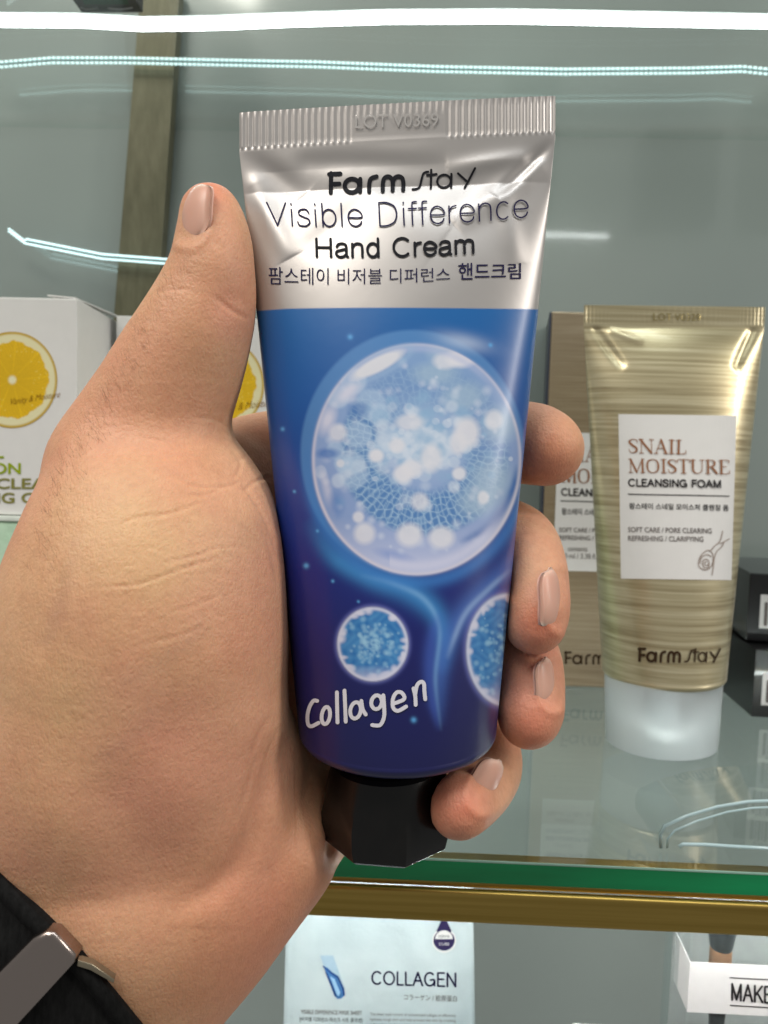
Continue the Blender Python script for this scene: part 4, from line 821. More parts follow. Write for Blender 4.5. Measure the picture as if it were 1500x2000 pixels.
# test tube picture
def tz(pts): return [(560 + a / 3.75, 1780 + b / 3.75) for a, b in pts]
poly('test_tube_print', tz([(245, 320), (340, 320), (375, 420), (425, 560), (428, 610), (400, 640), (370, 642), (350, 620), (290, 450)]), bv, simple('icy blue print', (166, 190, 206), .3), sc, .02)
poly('test_tube_print', tz([(268, 400), (300, 408), (330, 440), (378, 470), (420, 560), (424, 608), (398, 634), (372, 634), (354, 612), (300, 470)]), bv, simple('liquid blue print', (74, 122, 178), .3), sc, .028)
lay_strokes('test_tube_print', [tz([(270, 398), (300, 425), (340, 455), (376, 478)]), tz([(290, 440), (330, 540), (356, 612)]), tz([(378, 480), (412, 560), (418, 606)])], 3, bv, simple('deep blue print', (34, 66, 130), .3), sc, .036)
poly('test_tube_print', tz([(318, 470), (352, 490), (392, 590), (380, 615), (366, 600)]), bv, simple('pale blue print', (150, 190, 220), .3), sc, .04)
# brush box
pinkc = simple('pinkish card', (186, 180, 176), .5); DB = 20.5
bb = thing('brush_box', 'clear makeup brush box with a white printed sleeve, lower right corner', 'box', at(1310, 2150, DB + 3))
A0 = at(1345, 1790, DB); A0.z = at(1345, 1800, DB).z
zb = at(1345, 2200, DB).z; zt_ = at(1345, 1790, DB).z
bkp = at(1312, 2000, DB + 2.2)
bm_obj('back_card', box_bm((at(1306, 2000, DB + 2.4).x, DB + 2.4, zb), (7, 0, 0), (0, .08, 0), (0, 0, zt_ - zb), 0), pinkc, bb)
xl = at(1345, 1930, DB).x; xb = at(1316, 1905, DB + 1.3).x
sw = simple('white sleeve card', (206, 200, 198), .5, var=.03)
z0_, z1_ = at(1345, 1977, DB).z, at(1345, 1880, DB).z
V = [(xl, DB, z0_), (xl + 7, DB, z0_), (xl + 7, DB, z1_), (xl, DB, z1_), (xb, DB + 1.3, z0_ + .02), (xb, DB + 1.3, z1_ + .02)]; V2 = [(x + .03, y + .04, z) for x, y, z in V]
mk('sleeve', V + V2, [(0, 1, 2, 3), (4, 0, 3, 5), (6, 9, 8, 7), (10, 11, 9, 6), (3, 2, 8, 9), (5, 3, 9, 11), (0, 6, 7, 1), (4, 10, 6, 0)], sw, bb)
bm_obj('clear_case', box_bm((xl + .05, DB + .06, zb), (7, 0, 0), (0, 2.2, 0), (0, 0, zt_ - zb), .15, 2), clear, bb)
bv = bvh_of([o for o in bb.children if o.name.startswith('sleeve')][0])
mono('MAKE UP', ((1427, 1921), (1556, 1931), (1556, 1962), (1427, 1952)), bv, ink, bb, 4.4, lift=.012)
lay_strokes('print_rule', [[(1425, 1909), (1556, 1916)], [(1426, 1963), (1556, 1971)]], 2, bv, ink, bb, .012)
br = thing('makeup_brush', 'makeup brush with black neck and copper ferrule inside the clear box', 'brush', at(1409, 2100, DB + 1.2))
ctr = at(1409, 1840, DB + 1.2); k = (DB + 1.2) / FP
Vc, Fc = lathe([(24 * k, .8), (27 * k, .4), (22 * k, -.10), (20 * k, -.17)], 32, ctr); mk('neck', Vc, Fc, simple('black matte plastic', (14, 14, 15), .4), br, autosmooth=40)
Vc, Fc = lathe([(20 * k, -.17), (21 * k, -.22), (21 * k, -1.6), (17 * k, -1.9)], 32, ctr); mk('ferrule', Vc, Fc, simple('copper metal', (190, 142, 108), .2, metallic=1), br, autosmooth=40)
Vc, Fc = lathe([(17 * k, -1.9), (15 * k, -2.4), (10 * k, -5.0)], 32, ctr); mk('handle', Vc, Fc, simple('black lacquer', (18, 16, 16), .15), br, autosmooth=40)
# small white card at the bottom edge
wc = at(1160, 2000, 23); t = thing('card_pack', 'white pack whose top edge just shows at the bottom of the picture', 'pack', wc)
bm_obj('carton', box_bm(at(1118, 2074, 23), (1.2, 0, 0), (0, .25, 0), (0, 0, 1.1), .03, 2), white_card, t)
#HAND
# ================================================================== THE HAND
# the hand is one distance field (swept flesh sections along every finger and the palm), then meshed as one skin
def inv(P): return (P - EYn) @ MCn                      # world -> view axes (x right, y up, z towards the viewer)
def c3(px, py, d): return np.array([(px - 750) / FP * d, (1000 - py) / FP * d, -d])
HV = .085; lo = np.array([-9.3, -12.2, -19.2]); hi = np.array([5.2, 7.6, -9.2]); NG = np.ceil((hi - lo) / HV).astype(int)
FLD = np.full(NG, 3.0, dtype=np.float32)
def sub(c, rad):
    a = np.maximum(((c - rad - lo) / HV).astype(int), 0); b = np.minimum(((c + rad - lo) / HV).astype(int) + 2, NG); return a, b
def coords(a, b): return [(lo[k] + HV * np.arange(a[k], b[k], dtype=np.float32)) for k in range(3)]
def chain(keys, k=.35, step=.16, sq=1.0):
    """keys (px, py, depth, half width in px, half thickness cm)"""
    A = np.array(keys, float); T = []; n = len(A)
    Pc = np.array([np.append(c3(q[0], q[1], q[2]), [q[3] * q[2] / FP, q[4]]) for q in A])
    for i in range(n - 1):
        p0, p1, p2, p3 = Pc[max(i - 1, 0)], Pc[i], Pc[i + 1], Pc[min(i + 2, n - 1)]; L = np.linalg.norm((p2 - p1)[:3]); m = max(2, int(L / step))
        for t in np.linspace(0, 1, m, endpoint=False): T.append(.5 * ((2 * p1) + (-p0 + p2) * t + (2 * p0 - 5 * p1 + 4 * p2 - p3) * t * t + (-p0 + 3 * p1 - 3 * p2 + p3) * t ** 3))
    T.append(Pc[-1]); T = np.array(T); loc = np.full(NG, 3.0, dtype=np.float32) if False else None
    rmax = T[:, 3:].max() + k + .5; a, b = sub(T[:, :3].min(0), rmax)[0], sub(T[:, :3].max(0), rmax)[1]
    F_ = np.full(b - a, 3.0, dtype=np.float32)
    for i in range(len(T)):
        c = T[i, :3]; v = c / np.linalg.norm(c); tg = T[min(i + 1, len(T) - 1), :3] - T[max(i - 1, 0), :3]; tg /= np.linalg.norm(tg)
        u = np.cross(v, tg); 
        if np.linalg.norm(u) < .25: u = np.array([1., 0, 0]) - v * v[0]
        u /= np.linalg.norm(u); w_ = np.cross(u, v); ru, rv = T[i, 3], T[i, 4]; rw = min(ru, rv)
        al = abs(tg @ v)
        if al > .5: rw = ru
        rad = max(ru, rv, rw) + k + .35; aa, bb_ = sub(c, rad); aa = np.maximum(aa, a); bb_ = np.minimum(bb_, b)
        X, Y, Z = coords(aa, bb_); X = X[:, None, None] - c[0]; Y = Y[None, :, None] - c[1]; Z = Z[None, None] - c[2]
        qa = X * u[0] + Y * u[1] + Z * u[2]; qb = X * v[0] + Y * v[1] + Z * v[2]; qc = X * w_[0] + Y * w_[1] + Z * w_[2]
        k0 = np.sqrt((qa / ru) ** 2 + (qb / rv) ** 2 + (qc / rw) ** 2) + 1e-6; k1 = np.sqrt((qa / ru ** 2) ** 2 + (qb / rv ** 2) ** 2 + (qc / rw ** 2) ** 2) + 1e-6
        d = (k0 * (k0 - 1) / k1).astype(np.float32); sl = tuple(slice(aa[j] - a[j], bb_[j] - a[j]) for j in range(3)); F_[sl] = np.minimum(F_[sl], d)
    G = FLD[tuple(slice(a[j], b[j]) for j in range(3))]; h = np.clip(.5 + .5 * (G - F_) / k, 0, 1); FLD[tuple(slice(a[j], b[j]) for j in range(3))] = G * (1 - h) + F_ * h - k * h * (1 - h)
# thenar, wrist and forearm
chain([(268, 905, 14.0, 160, 1.25), (300, 1000, 13.7, 222, 1.65), (303, 1090, 13.4, 255, 1.95), (284, 1220, 13.2, 280, 2.15), (278, 1340, 13.2, 284, 2.2), (270, 1450, 13.3, 300, 2.2), (285, 1550, 13.5, 318, 2.15), (290, 1640, 13.6, 312, 2.05),
       (255, 1740, 13.7, 290, 1.95), (180, 1840, 13.7, 280, 1.85), (92, 1960, 13.7, 280, 1.85), (10, 2085, 13.7, 290, 1.85), (-80, 2210, 13.7, 290, 1.85)], .4)
# thumb
chain([(411, 420, 13.7, 60, .62), (415, 440, 13.65, 66, .72), (417, 480, 13.6, 76, .82), (414, 530, 13.55, 84, .88), (402, 590, 13.6, 99, .95), (378, 655, 13.6, 112, 1.03), (350, 720, 13.7, 124, 1.1), (318, 790, 13.8, 134, 1.2), (285, 860, 13.9, 146, 1.3), (270, 930, 13.9, 165, 1.4)], .35)
# heel of the palm (little finger side), further from the viewer
chain([(590, 1440, 15.6, 60, 1.0), (575, 1540, 15.0, 80, 1.2), (573, 1620, 14.5, 84, 1.3), (564, 1672, 14.2, 94, 1.4), (468, 1776, 14.0, 100, 1.5), (390, 1880, 14.0, 102, 1.5), (315, 1985, 14.0, 104, 1.5), (238, 2100, 14.0, 104, 1.5)], .3)
# palm behind the tube
chain([(560, 1010, 16.9, 130, 1.0), (610, 1180, 17.0, 200, 1.0), (610, 1330, 16.9, 220, 1.1), (560, 1480, 16.3, 200, 1.3), (480, 1620, 15.2, 180, 1.6), (380, 1740, 14.4, 180, 1.8)], .5)
chain([(300, 1120, 15.2, 170, 1.3), (480, 1150, 16.4, 150, 1.1)], .6)
# index finger
chain([(380, 1010, 15.0, 110, 1.1), (480, 935, 16.0, 118, 1.0), (600, 895, 16.6, 100, .95), (760, 872, 16.95, 88, .9), (900, 862, 16.7, 84, .88), (990, 862, 16.0, 81, .85), (1045, 868, 15.4, 80, .84), (1066, 876, 15.1, 74, .8)], .22)
# middle finger
chain([(700, 1080, 17.3, 100, .95), (860, 1060, 17.0, 88, .9), (965, 1050, 16.2, 80, .86), (1012, 1060, 15.3, 74, .82), (1034, 1100, 14.6, 71, .78), (1046, 1150, 14.2, 66, .74), (1048, 1190, 13.9, 65, .70), (1044, 1216, 13.8, 62, .62)], .12)
# ring finger
chain([(680, 1260, 17.2, 96, .93), (840, 1250, 16.9, 84, .88), (940, 1240, 16.2, 78, .84), (1000, 1250, 15.4, 72, .78), (1026, 1290, 14.8, 70, .74), (1036, 1340, 14.4, 67, .70), (1036, 1385, 14.15, 66, .68), (1033, 1402, 14.05, 61, .62)], .12)
# little finger
chain([(620, 1420, 16.8, 90, .85), (790, 1440, 16.6, 76, .78), (900, 1440, 16.0, 68, .72), (948, 1460, 15.4, 64, .68), (962, 1500, 14.9, 58, .64), (944, 1535, 14.2, 60, .62), (910, 1560, 13.5, 67, .62), (896, 1574, 13.1, 64, .58)], .12)
# flesh gives way where the tube and cap press in
Xg, Yg_, Zg = coords(np.array([0, 0, 0]), NG)
tc = np.array(inv(np.array(topc)[None])[0]); yy = tc[1] - Yg_; ss = np.clip((yy - ty0) / (tyb - ty0), 0, 1); Aa = 2.86 + (1.775 - 2.86) * ss; Bb = np.maximum(.05, solve_b(Aa, 1.775 * .995) * (1 - (1 - np.clip(ss / .26, 0, 1)) ** 2.6) ** .75)
over_ = np.clip((yy - tyb) / .5, 0, 1); Aa = Aa * (1 - .35 * over_ ** 2); Bb = Bb * (1 - .35 * over_ ** 2)
for i in range(NG[0]):
    X = (Xg[i] - tc[0]) / Aa; k0 = np.sqrt(X[:, None] ** 2 + ((Zg - tc[2])[None] / Bb[:, None]) ** 2) + 1e-6
    k1 = np.sqrt((X / Aa)[:, None] ** 2 + ((Zg - tc[2])[None] / Bb[:, None] ** 2) ** 2) + 1e-6; d = k0 * (k0 - 1) / k1
    d = np.maximum(d, (yy - (tyb + .5))[:, None]); d = np.maximum(d, (ty0 - .5 - yy)[:, None])
    cp = np.array(inv(np.array(cc)[None])[0]); dc = np.hypot(Xg[i] - cp[0], Zg - cp[2])[None] - 1.14; dc = np.maximum(dc, (cp[1] - 1.75 - Yg_)[:, None]); dc = np.maximum(dc, (Yg_ - cp[1])[:, None])
    d = np.minimum(d, dc) - .012; g_ = FLD[i]; k = .07; h = np.clip(.5 - .5 * (g_ + d) / k, 0, 1); FLD[i] = g_ * (1 - h) - d * h + k * h * (1 - h)
for ax_ in range(3):          # one light blur takes the facets out
    q = np.take(FLD, np.minimum(np.arange(NG[ax_]) + 1, NG[ax_] - 1), ax_) + np.take(FLD, np.maximum(np.arange(NG[ax_]) - 1, 0), ax_); FLD = .5 * FLD + .25 * q
def surface_nets(F, origin, h):
    neg = F < 0; s = tuple(q - 1 for q in F.shape); acc = np.zeros(s + (3,), np.float32); cnt = np.zeros(s, np.float32)
    cr = [None] * 3
    for ax in range(3):
        o1, o2 = [a for a in range(3) if a != ax]
        sl0 = [slice(None)] * 3; sl1 = [slice(None)] * 3; sl0[ax] = slice(0, -1); sl1[ax] = slice(1, None)
        f0 = F[tuple(sl0)]; f1 = F[tuple(sl1)]; c = neg[tuple(sl0)] != neg[tuple(sl1)]; t = np.where(c, f0 / np.where(c, f0 - f1, 1), 0).astype(np.float32); cr[ax] = (c, neg[tuple(sl0)])
        for d1 in (0, 1):
            for d2 in (0, 1):
                sl = [slice(None)] * 3; sl[o1] = slice(d1, d1 + s[o1]); sl[o2] = slice(d2, d2 + s[o2]); cc_ = c[tuple(sl)]; tt_ = t[tuple(sl)]
                cnt += cc_; acc[..., ax] += np.where(cc_, tt_, 0); acc[..., o1] += cc_ * d1; acc[..., o2] += cc_ * d2
    ok = cnt > 0; ids = np.full(s, -1, np.int64); ids[ok] = np.arange(ok.sum()); g = np.argwhere(ok); V = (g + acc[ok] / cnt[ok][:, None]) * h + origin; Q = []
    for ax in range(3):
        o1, o2 = (ax + 1) % 3, (ax + 2) % 3; c, sgn = cr[ax]; e = np.argwhere(c); e = e[(e[:, o1] > 0) & (e[:, o2] > 0) & (e[:, o1] < s[o1]) & (e[:, o2] < s[o2])]
        sg = sgn[tuple(e.T)]; q = []
        for d1, d2 in ((1, 1), (0, 1), (0, 0), (1, 0)):
            k = e.copy(); k[:, o1] -= d1; k[:, o2] -= d2; q.append(ids[tuple(k.T)])
        q = np.stack(q, 1); q[~sg] = q[~sg][:, ::-1]; Q.append(q)
    Q = np.concatenate(Q); return V, Q[(Q >= 0).all(1)]
Vh, Fh = surface_nets(FLD, lo, HV); del FLD
def neigh_smooth(V, F, it, lam):
    e = np.concatenate([F[:, [0, 1]], F[:, [1, 2]], F[:, [2, 3]], F[:, [3, 0]]]); n = len(V); deg = np.bincount(e.ravel(), minlength=n).astype(float)
    for k in range(it):
        A = np.stack([np.bincount(e[:, 0], V[e[:, 1], c], n) + np.bincount(e[:, 1], V[e[:, 0], c], n) for c in range(3)], 1) / deg[:, None]; V = V + (lam if k % 2 == 0 else -lam * 1.04) * (A - V)
    return V
Vh = neigh_smooth(Vh, Fh, 8, .55)
# one Catmull-Clark level through a throwaway object
me = bpy.data.meshes.new('t'); fast(me, Vh, Fh); o = bpy.data.objects.new('t', me); C.objects.link(o); md = o.modifiers.new('s', 'SUBSURF'); md.levels = 1; md.render_levels = 1
dg = bpy.context.evaluated_depsgraph_get(); dg.update(); m2_ = bpy.data.meshes.new_from_object(o.evaluated_get(dg)); nv = len(m2_.vertices)
Vh = np.empty(nv * 3, np.float32); m2_.vertices.foreach_get('co', Vh); Vh = Vh.reshape(-1, 3).astype(float); NN = np.empty(nv * 3, np.float32); m2_.vertices.foreach_get('normal', NN); NN = NN.reshape(-1, 3)
Fh = np.empty(len(m2_.loops), np.int32); m2_.loops.foreach_get('vertex_index', Fh); Fh = Fh.reshape(-1, 4); bpy.data.objects.remove(o); bpy.data.meshes.remove(me); bpy.data.meshes.remove(m2_)
hx = 750 + FP * Vh[:, 0] / -Vh[:, 2]; hy = 1000 - FP * Vh[:, 1] / -Vh[:, 2]; facing = np.einsum('ij,ij->i', NN, -Vh / np.linalg.norm(Vh, axis=1)[:, None])
vis = facing > .05
# creases: (points, width px, depth cm)
CR = [([(285, 1197), (240, 1168)], 4, 0)]
def zc(pts, ox, oy, sc): return [(ox + a / sc, oy + b / sc) for a, b in pts]
CRE = [(zc([(400, 312), (560, 308), (690, 265), (800, 225), (940, 190)], 0, 1000, 2.143), 3.2, .030), (zc([(640, 222), (830, 180), (900, 152), (1010, 142)], 0, 1000, 2.143), 3.2, .024),
       (zc([(700, 420), (800, 395), (930, 345)], 0, 1000, 2.143), 3.5, .016), (zc([(560, 560), (700, 530), (830, 490), (860, 455)], 0, 1000, 2.143), 4, .016), (zc([(500, 50), (600, 20), (760, 0)], 0, 1000, 2.143), 3, .016),
       (zc([(650, 1285), (740, 1305), (830, 1320)], 0, 320, 2.42), 3, .016), (zc([(700, 1400), (850, 1380), (960, 1390)], 0, 320, 2.42), 3, .014), (zc([(900, 1200), (1000, 1205), (1075, 1240)], 0, 320, 2.42), 3.5, .022),
       (zc([(830, 1470), (900, 1520), (1000, 1530), (1090, 1525), (1130, 1500)], 0, 320, 2.42), 3.2, .026), (zc([(880, 1560), (960, 1570), (1060, 1530)], 0, 320, 2.42), 3, .02), (zc([(640, 1690), (760, 1665), (900, 1620), (960, 1600)], 0, 320, 2.42), 3, .022),
       (zc([(1130, 1520), (1180, 1580), (1240, 1680), (1290, 1790), (1330, 1900)], 0, 320, 2.42), 5, .045), (zc([(700, 660), (760, 605), (840, 590), (900, 600)], 0, 320, 2.42), 4.5, .022), (zc([(720, 615), (790, 575), (860, 560)], 0, 320, 2.42), 4, .016),
       (zc([(1010, 620), (1070, 670), (1130, 710), (1190, 735)], 0, 320, 2.42), 5, .03), (zc([(1040, 1060), (1070, 940), (1130, 840)], 0, 1000, 2.143), 6, .02), (zc([(990, 1270), (1040, 1110), (1070, 1010)], 0, 1000, 2.143), 7, .024),
       (zc([(1090, 1120), (1120, 1000), (1170, 880)], 0, 1000, 2.143), 5, .02), (zc([(1060, 20), (1120, 130), (1150, 230), (1170, 330)], 0, 1000, 2.143), 6, .035),
       ([(548, 1430), (512, 1550), (478, 1650), (405, 1745), (300, 1785)], 24, .085), ([(120, 1090), (105, 1180), (70, 1300)], 16, .03), ([(210, 780), (160, 860), (135, 950)], 14, .02), ([(455, 940), (470, 905), (452, 880)], 4, .02), ([(470, 965), (500, 940), (540, 930)], 4, .02), ([(1000, 1260), (1050, 1286), (1092, 1268)], 5, .05), ([(990, 1440), (1040, 1470), (1090, 1440)], 4, .0)]
rr = np.random.default_rng(3)
for i in range(90):
    x0 = rr.uniform(70, 480); y0_ = rr.uniform(760, 1500); L = rr.uniform(25, 90); an = R(rr.uniform(-32, -4)); mx, my = x0 + L * .5 * math.cos(an), y0_ + L * .5 * math.sin(an) + rr.uniform(-6, 6)
    CRE.append(([(x0, y0_), (mx, my), (x0 + L * math.cos(an), y0_ + L * math.sin(an))], rr.uniform(1.8, 2.8), rr.uniform(.004, .010)))
dsp = np.zeros(nv)
for pts, wd, dep in CRE:
    P_ = np.array(pts, float); T = []
    for i in range(len(P_) - 1):
        p0, p1, p2, p3 = P_[max(i - 1, 0)], P_[i], P_[i + 1], P_[min(i + 2, len(P_) - 1)]
        for t in np.linspace(0, 1, 7, endpoint=False): T.append(.5 * ((2 * p1) + (-p0 + p2) * t + (2 * p0 - 5 * p1 + 4 * p2 - p3) * t * t + (-p0 + 3 * p1 - 3 * p2 + p3) * t ** 3))
    T.append(P_[-1]); T = np.array(T); sel = np.where(vis & (hx > T[:, 0].min() - 25) & (hx < T[:, 0].max() + 25) & (hy > T[:, 1].min() - 25) & (hy < T[:, 1].max() + 25))[0]
    if not len(sel) or dep == 0: continue
    best = np.full(len(sel), 1e9); tt = np.zeros(len(sel))
    for i in range(len(T) - 1):
        d = T[i + 1] - T[i]; q = np.clip(((hx[sel] - T[i, 0]) * d[0] + (hy[sel] - T[i, 1]) * d[1]) / (d @ d + 1e-9), 0, 1); dd = np.hypot(hx[sel] - T[i, 0] - q * d[0], hy[sel] - T[i, 1] - q * d[1]); u = dd < best; best[u] = dd[u]; tt[u] = (i + q[u]) / (len(T) - 1)
    f_ = np.clip(np.minimum(tt, 1 - tt) * 4, 0, 1); dsp[sel] += -dep * np.exp(-(best / wd) ** 2) * f_ + .35 * dep * np.exp(-(best / (wd * 2.6)) ** 2) * f_
# soft swells and hollows of flesh over bone and tendon
for bx, by, br, ba in ((150, 880, 60, .05), (250, 1120, 120, .05), (160, 1420, 110, -.06), (220, 1570, 90, -.09), (420, 1600, 130, .05), (510, 1420, 60, .05), (350, 1440, 100, -.09), (480, 1000, 60, .06), (470, 1790, 90, .05), (300, 1690, 110, -.10), (560, 1650, 60, .05), (120, 1600, 90, .06), (90, 1250, 70, -.05), (440, 590, 30, -.03), (300, 700, 60, .03)):
    dsp += np.where(vis, ba * np.exp(-((hx - bx) ** 2 + (hy - by) ** 2) / br ** 2), 0)
for nx_, ny_, rx_, ry_, ro in ((366, 424, 44, 56, 0), (1092, 1172, 34, 62, -6), (1080, 1336, 32, 52, -6), (957, 1541, 40, 50, 35)):
    c_, s_ = math.cos(R(ro)), math.sin(R(ro)); qx = ((hx - nx_) * c_ + (hy - ny_) * s_) / rx_; qy = (-(hx - nx_) * s_ + (hy - ny_) * c_) / ry_; q = np.hypot(qx, qy)
    dsp += np.clip(facing * 2.5, 0, 1) * (.022 * np.exp(-((q - 1.12) / .16) ** 2) - .035 * np.clip((1 - q) / .3, 0, 1))
Vh = Vh + NN * dsp[:, None]
# flesh tone: redder fingertips and heel, as the skin itself is
tone = np.zeros(nv); pale = np.zeros(nv)
for bx, by, br, ba in ((1050, 1225, 60, .9), (1040, 1410, 62, .9), (895, 1575, 62, 1.0), (1080, 900, 70, .55), (400, 360, 50, .8), (450, 600, 60, .35), (560, 1690, 150, .22), (500, 1960, 160, .3), (470, 1250, 90, .25), (360, 950, 60, .18), (350, 850, 60, .12), (200, 850, 70, .15), (480, 1800, 150, .22), (1020, 1330, 40, .5)):
    tone += ba * np.exp(-((hx - bx) ** 2 + (hy - by) ** 2) / br ** 2)
for bx, by, br, ba in ((380, 690, 90, .6), (300, 1150, 160, .4), (230, 1000, 110, .4), (100, 1400, 120, .5), (610, 1650, 60, .4), (1030, 1110, 35, .5)): pale += ba * np.exp(-((hx - bx) ** 2 + (hy - by) ** 2) / br ** 2)
veins = np.zeros(nv)
for pts in ([(250, 1330), (310, 1300), (370, 1250), (390, 1220)], [(200, 1480), (260, 1440), (300, 1400)], [(150, 1060), (130, 1150), (90, 1250)]):
    for i in range(len(pts) - 1):
        a_, b_ = np.array(pts[i]), np.array(pts[i + 1]); d = b_ - a_; q = np.clip(((hx - a_[0]) * d[0] + (hy - a_[1]) * d[1]) / (d @ d), 0, 1); veins = np.maximum(veins, np.exp(-(np.hypot(hx - a_[0] - q * d[0], hy - a_[1] - q * d[1]) / 16) ** 2))
sk = M('skin'); sk.set(Roughness=.52, Specular_IOR_Level=.42, Subsurface_Weight=.3, Subsurface_Scale=.004)
sk.b.inputs['Subsurface Radius'].default_value = (1.0, .36, .18)
def attr(nm): return sk.n('ShaderNodeAttribute', attribute_name=nm).outputs['Fac']
n1 = sk.noise(.8, det=7, rough=.68); base_c = sk.ramp(n1, [(.3, lin((204, 153, 116))), (.7, lin((225, 178, 138)))])
c1 = sk.mix(base_c, lin((218, 178, 130)), attr('pale')); c1 = sk.mix(c1, lin((214, 120, 90)), attr('tone')); bl = sk.ramp(sk.noise(.32, det=3), [(.38, (0, 0, 0)), (.66, (.7, .7, .7))]); c1 = sk.mix(c1, lin((216, 148, 122)), bl)
c1 = sk.mix(c1, lin((160, 126, 116)), attr('vein'))
n2_ = sk.noise(9, det=3); c1 = sk.mix(c1, sk.ramp(n2_, [(.25, (.82, .78, .76)), (.6, (1, 1, 1))]), .5, 'MULTIPLY'); sk.l(c1, sk.b.inputs['Base Color'])
vo = sk.n('ShaderNodeTexVoronoi', feature='DISTANCE_TO_EDGE'); vo.inputs['Scale'].default_value = 16; sk.l(sk.coord((1, 1.0, .55), (0, R(25), 0)), vo.inputs['Vector'])
b_1 = sk.bump(vo.outputs['Distance'], .48, .02); b_2 = sk.bump(sk.noise(20, det=5), .42, .02, b_1); sk.bump(sk.noise(2.2, scale=(.6, 1, 2.0), det=4, rot=(0, R(-15), 0)), .26, .045, b_2)
pr = thing('person', "left hand of a person gripping the blue tube, thumb at left and fingertips at right", 'person', cs(300, 1500, 13.5))
skin = mk('hand', cam2world(Vh), Fh.astype(int), sk.m, pr, smooth=True)
float_attr(skin.data, 'tone', np.clip(tone, 0, 1)); float_attr(skin.data, 'pale', np.clip(pale, 0, 1)); float_attr(skin.data, 'vein', np.where(vis, veins * .12, 0))
hb_ = bvh_of(skin)
hr = np.random.default_rng(8); V = []; F = []
for i in range(260):
    t = hr.random(); ex_, ey_ = np.array([[330, 520], [262, 660], [190, 780], [128, 880], [86, 990], [48, 1120]])[min(int(t * 5), 4)] + (np.array([[262, 660], [190, 780], [128, 880], [86, 990], [48, 1120], [48, 1120]])[min(int(t * 5), 4)] - np.array([[330, 520], [262, 660], [190, 780], [128, 880], [86, 990], [48, 1120]])[min(int(t * 5), 4)]) * (t * 5 % 1)
    q = (ex_ + hr.uniform(0, 1) ** 1.6 * 60, ey_ + hr.normal() * 12); r_ = ray(*q).normalized(); h = hb_.ray_cast(EYE, r_)
    if h[0] is None: continue
    nn_ = h[1]; d_ = (MC @ Vector((-.45 + hr.normal() * .2, .75, .1))); d_ = (d_ - nn_ * d_.dot(nn_)).normalized() + nn_ * .45; L_ = hr.uniform(.08, .22); v_, f_ = tube_path([h[0], h[0] + d_ * L_ * .5, h[0] + d_ * L_ - nn_ * L_ * .12], [.0016, .0014, .0006], 3); k_ = len(V); V += v_; F += [tuple(a + k_ for a in f) for f in f_]
mk('fine_hair', V, F, simple('brown body hair', (128, 92, 62), .5), skin, kind='stuff')
# nails
nm_ = M('fingernail'); nm_.set(Roughness=.38, Coat_Weight=.04, Specular_IOR_Level=.4, Subsurface_Weight=.3, Subsurface_Scale=.003); nm_.b.inputs['Subsurface Radius'].default_value = (1, .4, .3)
na = nm_.n('ShaderNodeAttribute', attribute_name='tip').outputs['Fac']; nm_.l(nm_.ramp(na, [(.0, lin((226, 188, 170))), (.14, lin((222, 166, 146))), (.84, lin((224, 168, 148))), (.93, lin((232, 206, 188))), (1, lin((232, 210, 194)))]), nm_.b.inputs['Base Color'])
nm_.bump(nm_.noise(6, scale=(3, 3, .4)), .06, .01)
def nail(cpx, tip_dir, n_cam, hw, hl, curve, lift=.02, label=None, sink=0.0):
    """centre pixel of the nail, direction to its free edge (view axes), outward normal (view axes)"""
    if len(cpx) == 2:
        r = ray(*cpx).normalized(); h = hb_.ray_cast(EYE, r)
        if h[0] is None: return
        c = np.array(h[0])
    else: c = np.array(cs(*cpx))
    n = cam2world(np.array(n_cam, float)[None])[0] - EYn; n /= np.linalg.norm(n); l = cam2world(np.array(tip_dir, float)[None])[0] - EYn; l -= n * (l @ n); l /= np.linalg.norm(l); w_ = np.cross(l, n)
    V = []; F = []; tp = []; NU, NV = 16, 20
    for side in (0, 1):
        for j in range(NV + 1):
            v = -1 + 2 * j / NV; wid = hw * (max(1 - abs(v) ** 3.4, 0) ** .42 * .92 + .08)
            for i in range(NU + 1):
                u = -1 + 2 * i / NU; bend = v + (.16 * (1 - u * u) if v > 0 else -.12 * (1 - u * u)) * abs(v)
                x = u * wid; z = -x * x / (2 * curve) - (.30 if v > 0 else .12) * hl * abs(v) ** 2.2 - .05 * max(abs(u), abs(v)) ** 8 + lift + .012 - side * .045 - sink
                V.append(c + w_ * x + l * bend * hl + n * z); tp.append((v + 1) / 2)
    k = (NU + 1) * (NV + 1)
    for s_ in (0, 1):
        for j in range(NV):
            for i in range(NU): a = s_ * k + j * (NU + 1) + i; q = (a, a + 1, a + NU + 2, a + NU + 1); F.append(q[::-1] if s_ == 0 else q)
    bd = list(range(NU + 1)) + [j * (NU + 1) + NU for j in range(1, NV + 1)] + [NV * (NU + 1) + i for i in range(NU - 1, -1, -1)] + [j * (NU + 1) for j in range(NV - 1, 0, -1)]
    for i in range(len(bd)): a, b = bd[i], bd[(i + 1) % len(bd)]; F.append((b, a, a + k, b + k))
    o = mk('nail', V, F, nm_.m, skin, smooth=True, label=label); float_attr(o.data, 'tip', tp); return o
nail((360, 424), (-.10, 1, -.12), (-.86, .08, .50), .56, .54, .62, .012, 'thumb nail')
nail((1090, 1172), (.12, -1, .22), (.86, .10, .50), .43, .52, .64, .006)
nail((1079, 1336), (.14, -1, .22), (.85, .12, .50), .40, .44, .60, .006)
nail((957, 1540), (-.50, -.8, .4), (.68, -.20, .70), .40, .46, .56, .006)
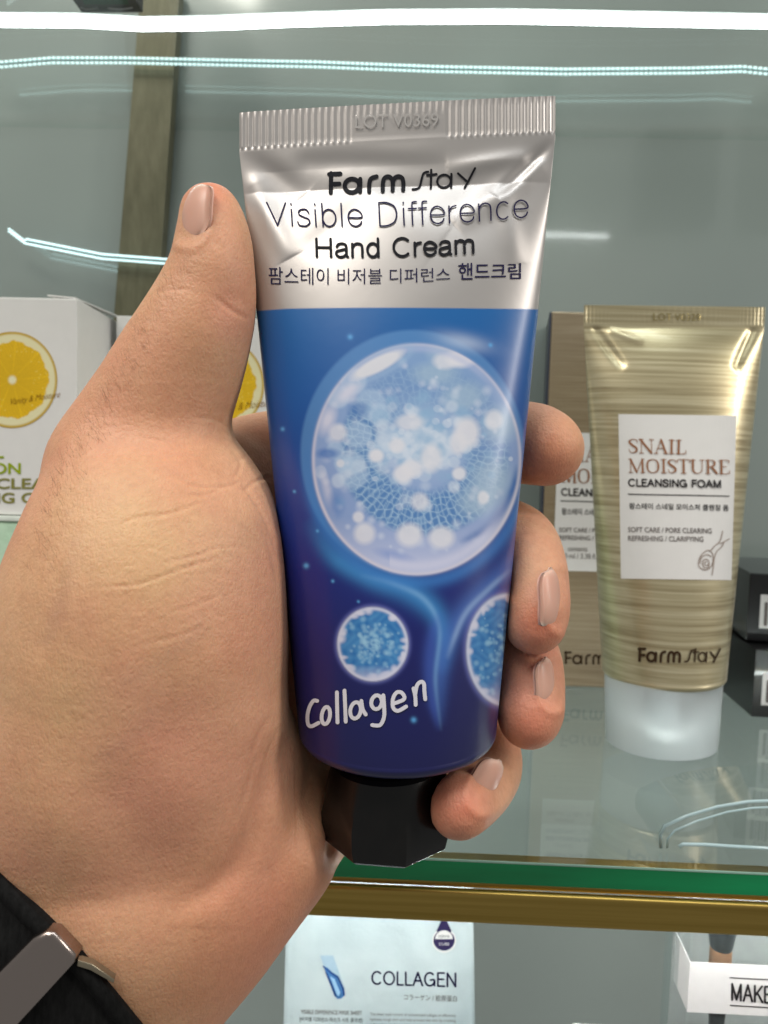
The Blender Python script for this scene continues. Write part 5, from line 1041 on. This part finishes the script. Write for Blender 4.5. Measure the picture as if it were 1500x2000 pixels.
# ---- wristwatch strap round the wrist
axw = (c3(-80, 2210, 13.7) - c3(190, 1840, 13.7)); axw /= np.linalg.norm(axw); vw = c3(100, 1960, 13.7); vw /= np.linalg.norm(vw); uw = np.cross(axw, vw); uw /= np.linalg.norm(uw); vw2 = np.cross(uw, axw)
start = c3(168, 1868, 11.25); start = start - np.array([0, 0, 2.62]) - .5 * np.array([.81, -.59, 0]); strapm = M('black woven strap'); strapm.set(Roughness=.85, Specular_IOR_Level=.15); f = strapm.noise(14, scale=(1, 1, .3)); strapm.l(strapm.ramp(f, [(.3, (.003, .003, .003)), (.7, (.010, .010, .010))]), strapm.b.inputs['Base Color']); strapm.bump(f, .5, .03)
wt = thing('wristwatch', 'black woven wristwatch strap with a polished steel buckle on the wrist, bottom left corner', 'watch', (EYn + MCn @ (start + axw * 1.5)))
def band(name, s0, s1, r0u, r0v, th_, mat, parent, n=120):
    V = []; F = []; prof = [(s0, 0), (s0, th_ * .7), (s0 + th_ * .4, th_), (s1 - th_ * .4, th_), (s1, th_ * .7), (s1, 0)]
    for s_, e in prof:
        for i in range(n):
            t = 2 * math.pi * i / n; lat = (uw * math.cos(t)) @ np.array([.81, -.59, 0])
            c = start + axw * (s_ + 1.5 * max(lat, 0) ** 1.5 + .25 * min(lat, 0) + .55 * (1 - abs(math.sin(t)))); V.append(EYn + MCn @ (c + uw * (r0u + e) * math.cos(t) + vw2 * (r0v + e) * math.sin(t)))
    for j in range(len(prof) - 1):
        for i in range(n): a = j * n + i; b = j * n + (i + 1) % n; F.append((a, b, b + n, a + n))
    return mk(name, V, F, mat, parent, autosmooth=50)
band('strap', 0, 3.4, 3.3, 2.45, .17, strapm.m, wt); band('strap_edge', -.05, .22, 3.32, 2.47, .22, strapm.m, wt)
steel = M('polished steel'); steel.set(Metallic=1.0, Base_Color=lin((168, 156, 150)), Roughness=.26); steel.bump(steel.noise(20, scale=(1, 6, 1)), .05, .005)
def slab(name, pts, thick, mat, parent, bev):
    bm = bmesh.new(); P_ = [Vector(cs(*q)) for q in pts]; nrm = (P_[1] - P_[0]).cross(P_[2] - P_[0]).normalized()
    if nrm.dot(P_[0] - EYE) > 0: nrm = -nrm
    a = [bm.verts.new(p_) for p_ in P_]; b = [bm.verts.new(p_ - nrm * thick) for p_ in P_]; n = len(P_); bm.faces.new(a); bm.faces.new(b[::-1])
    for i in range(n): bm.faces.new((a[i], b[i], b[(i + 1) % n], a[(i + 1) % n]))
    bmesh.ops.recalc_face_normals(bm, faces=bm.faces); bmesh.ops.bevel(bm, geom=[e for e in bm.edges if len(set(e.verts) & set(a)) == 2] , offset=bev, segments=5, affect='EDGES', profile=.5)
    return bm_obj(name, bm, mat, parent, autosmooth=60)
slab('buckle', [(62, 1835, 11.05), (88, 1822, 11.05), (104, 1824, 11.05), (146, 1868, 11.08), (144, 1884, 11.08), (20, 2020, 11.0), (-90, 2120, 11.0), (-160, 2060, 11.0)], .28, steel.m, wt, .09)
slab('keeper', [(152, 1876, 11.15), (180, 1884, 11.2), (224, 1914, 11.3), (222, 1922, 11.3), (176, 1896, 11.2), (150, 1888, 11.15)], .12, simple('dull steel', (150, 140, 120), .35, metallic=.8), wt, .02)
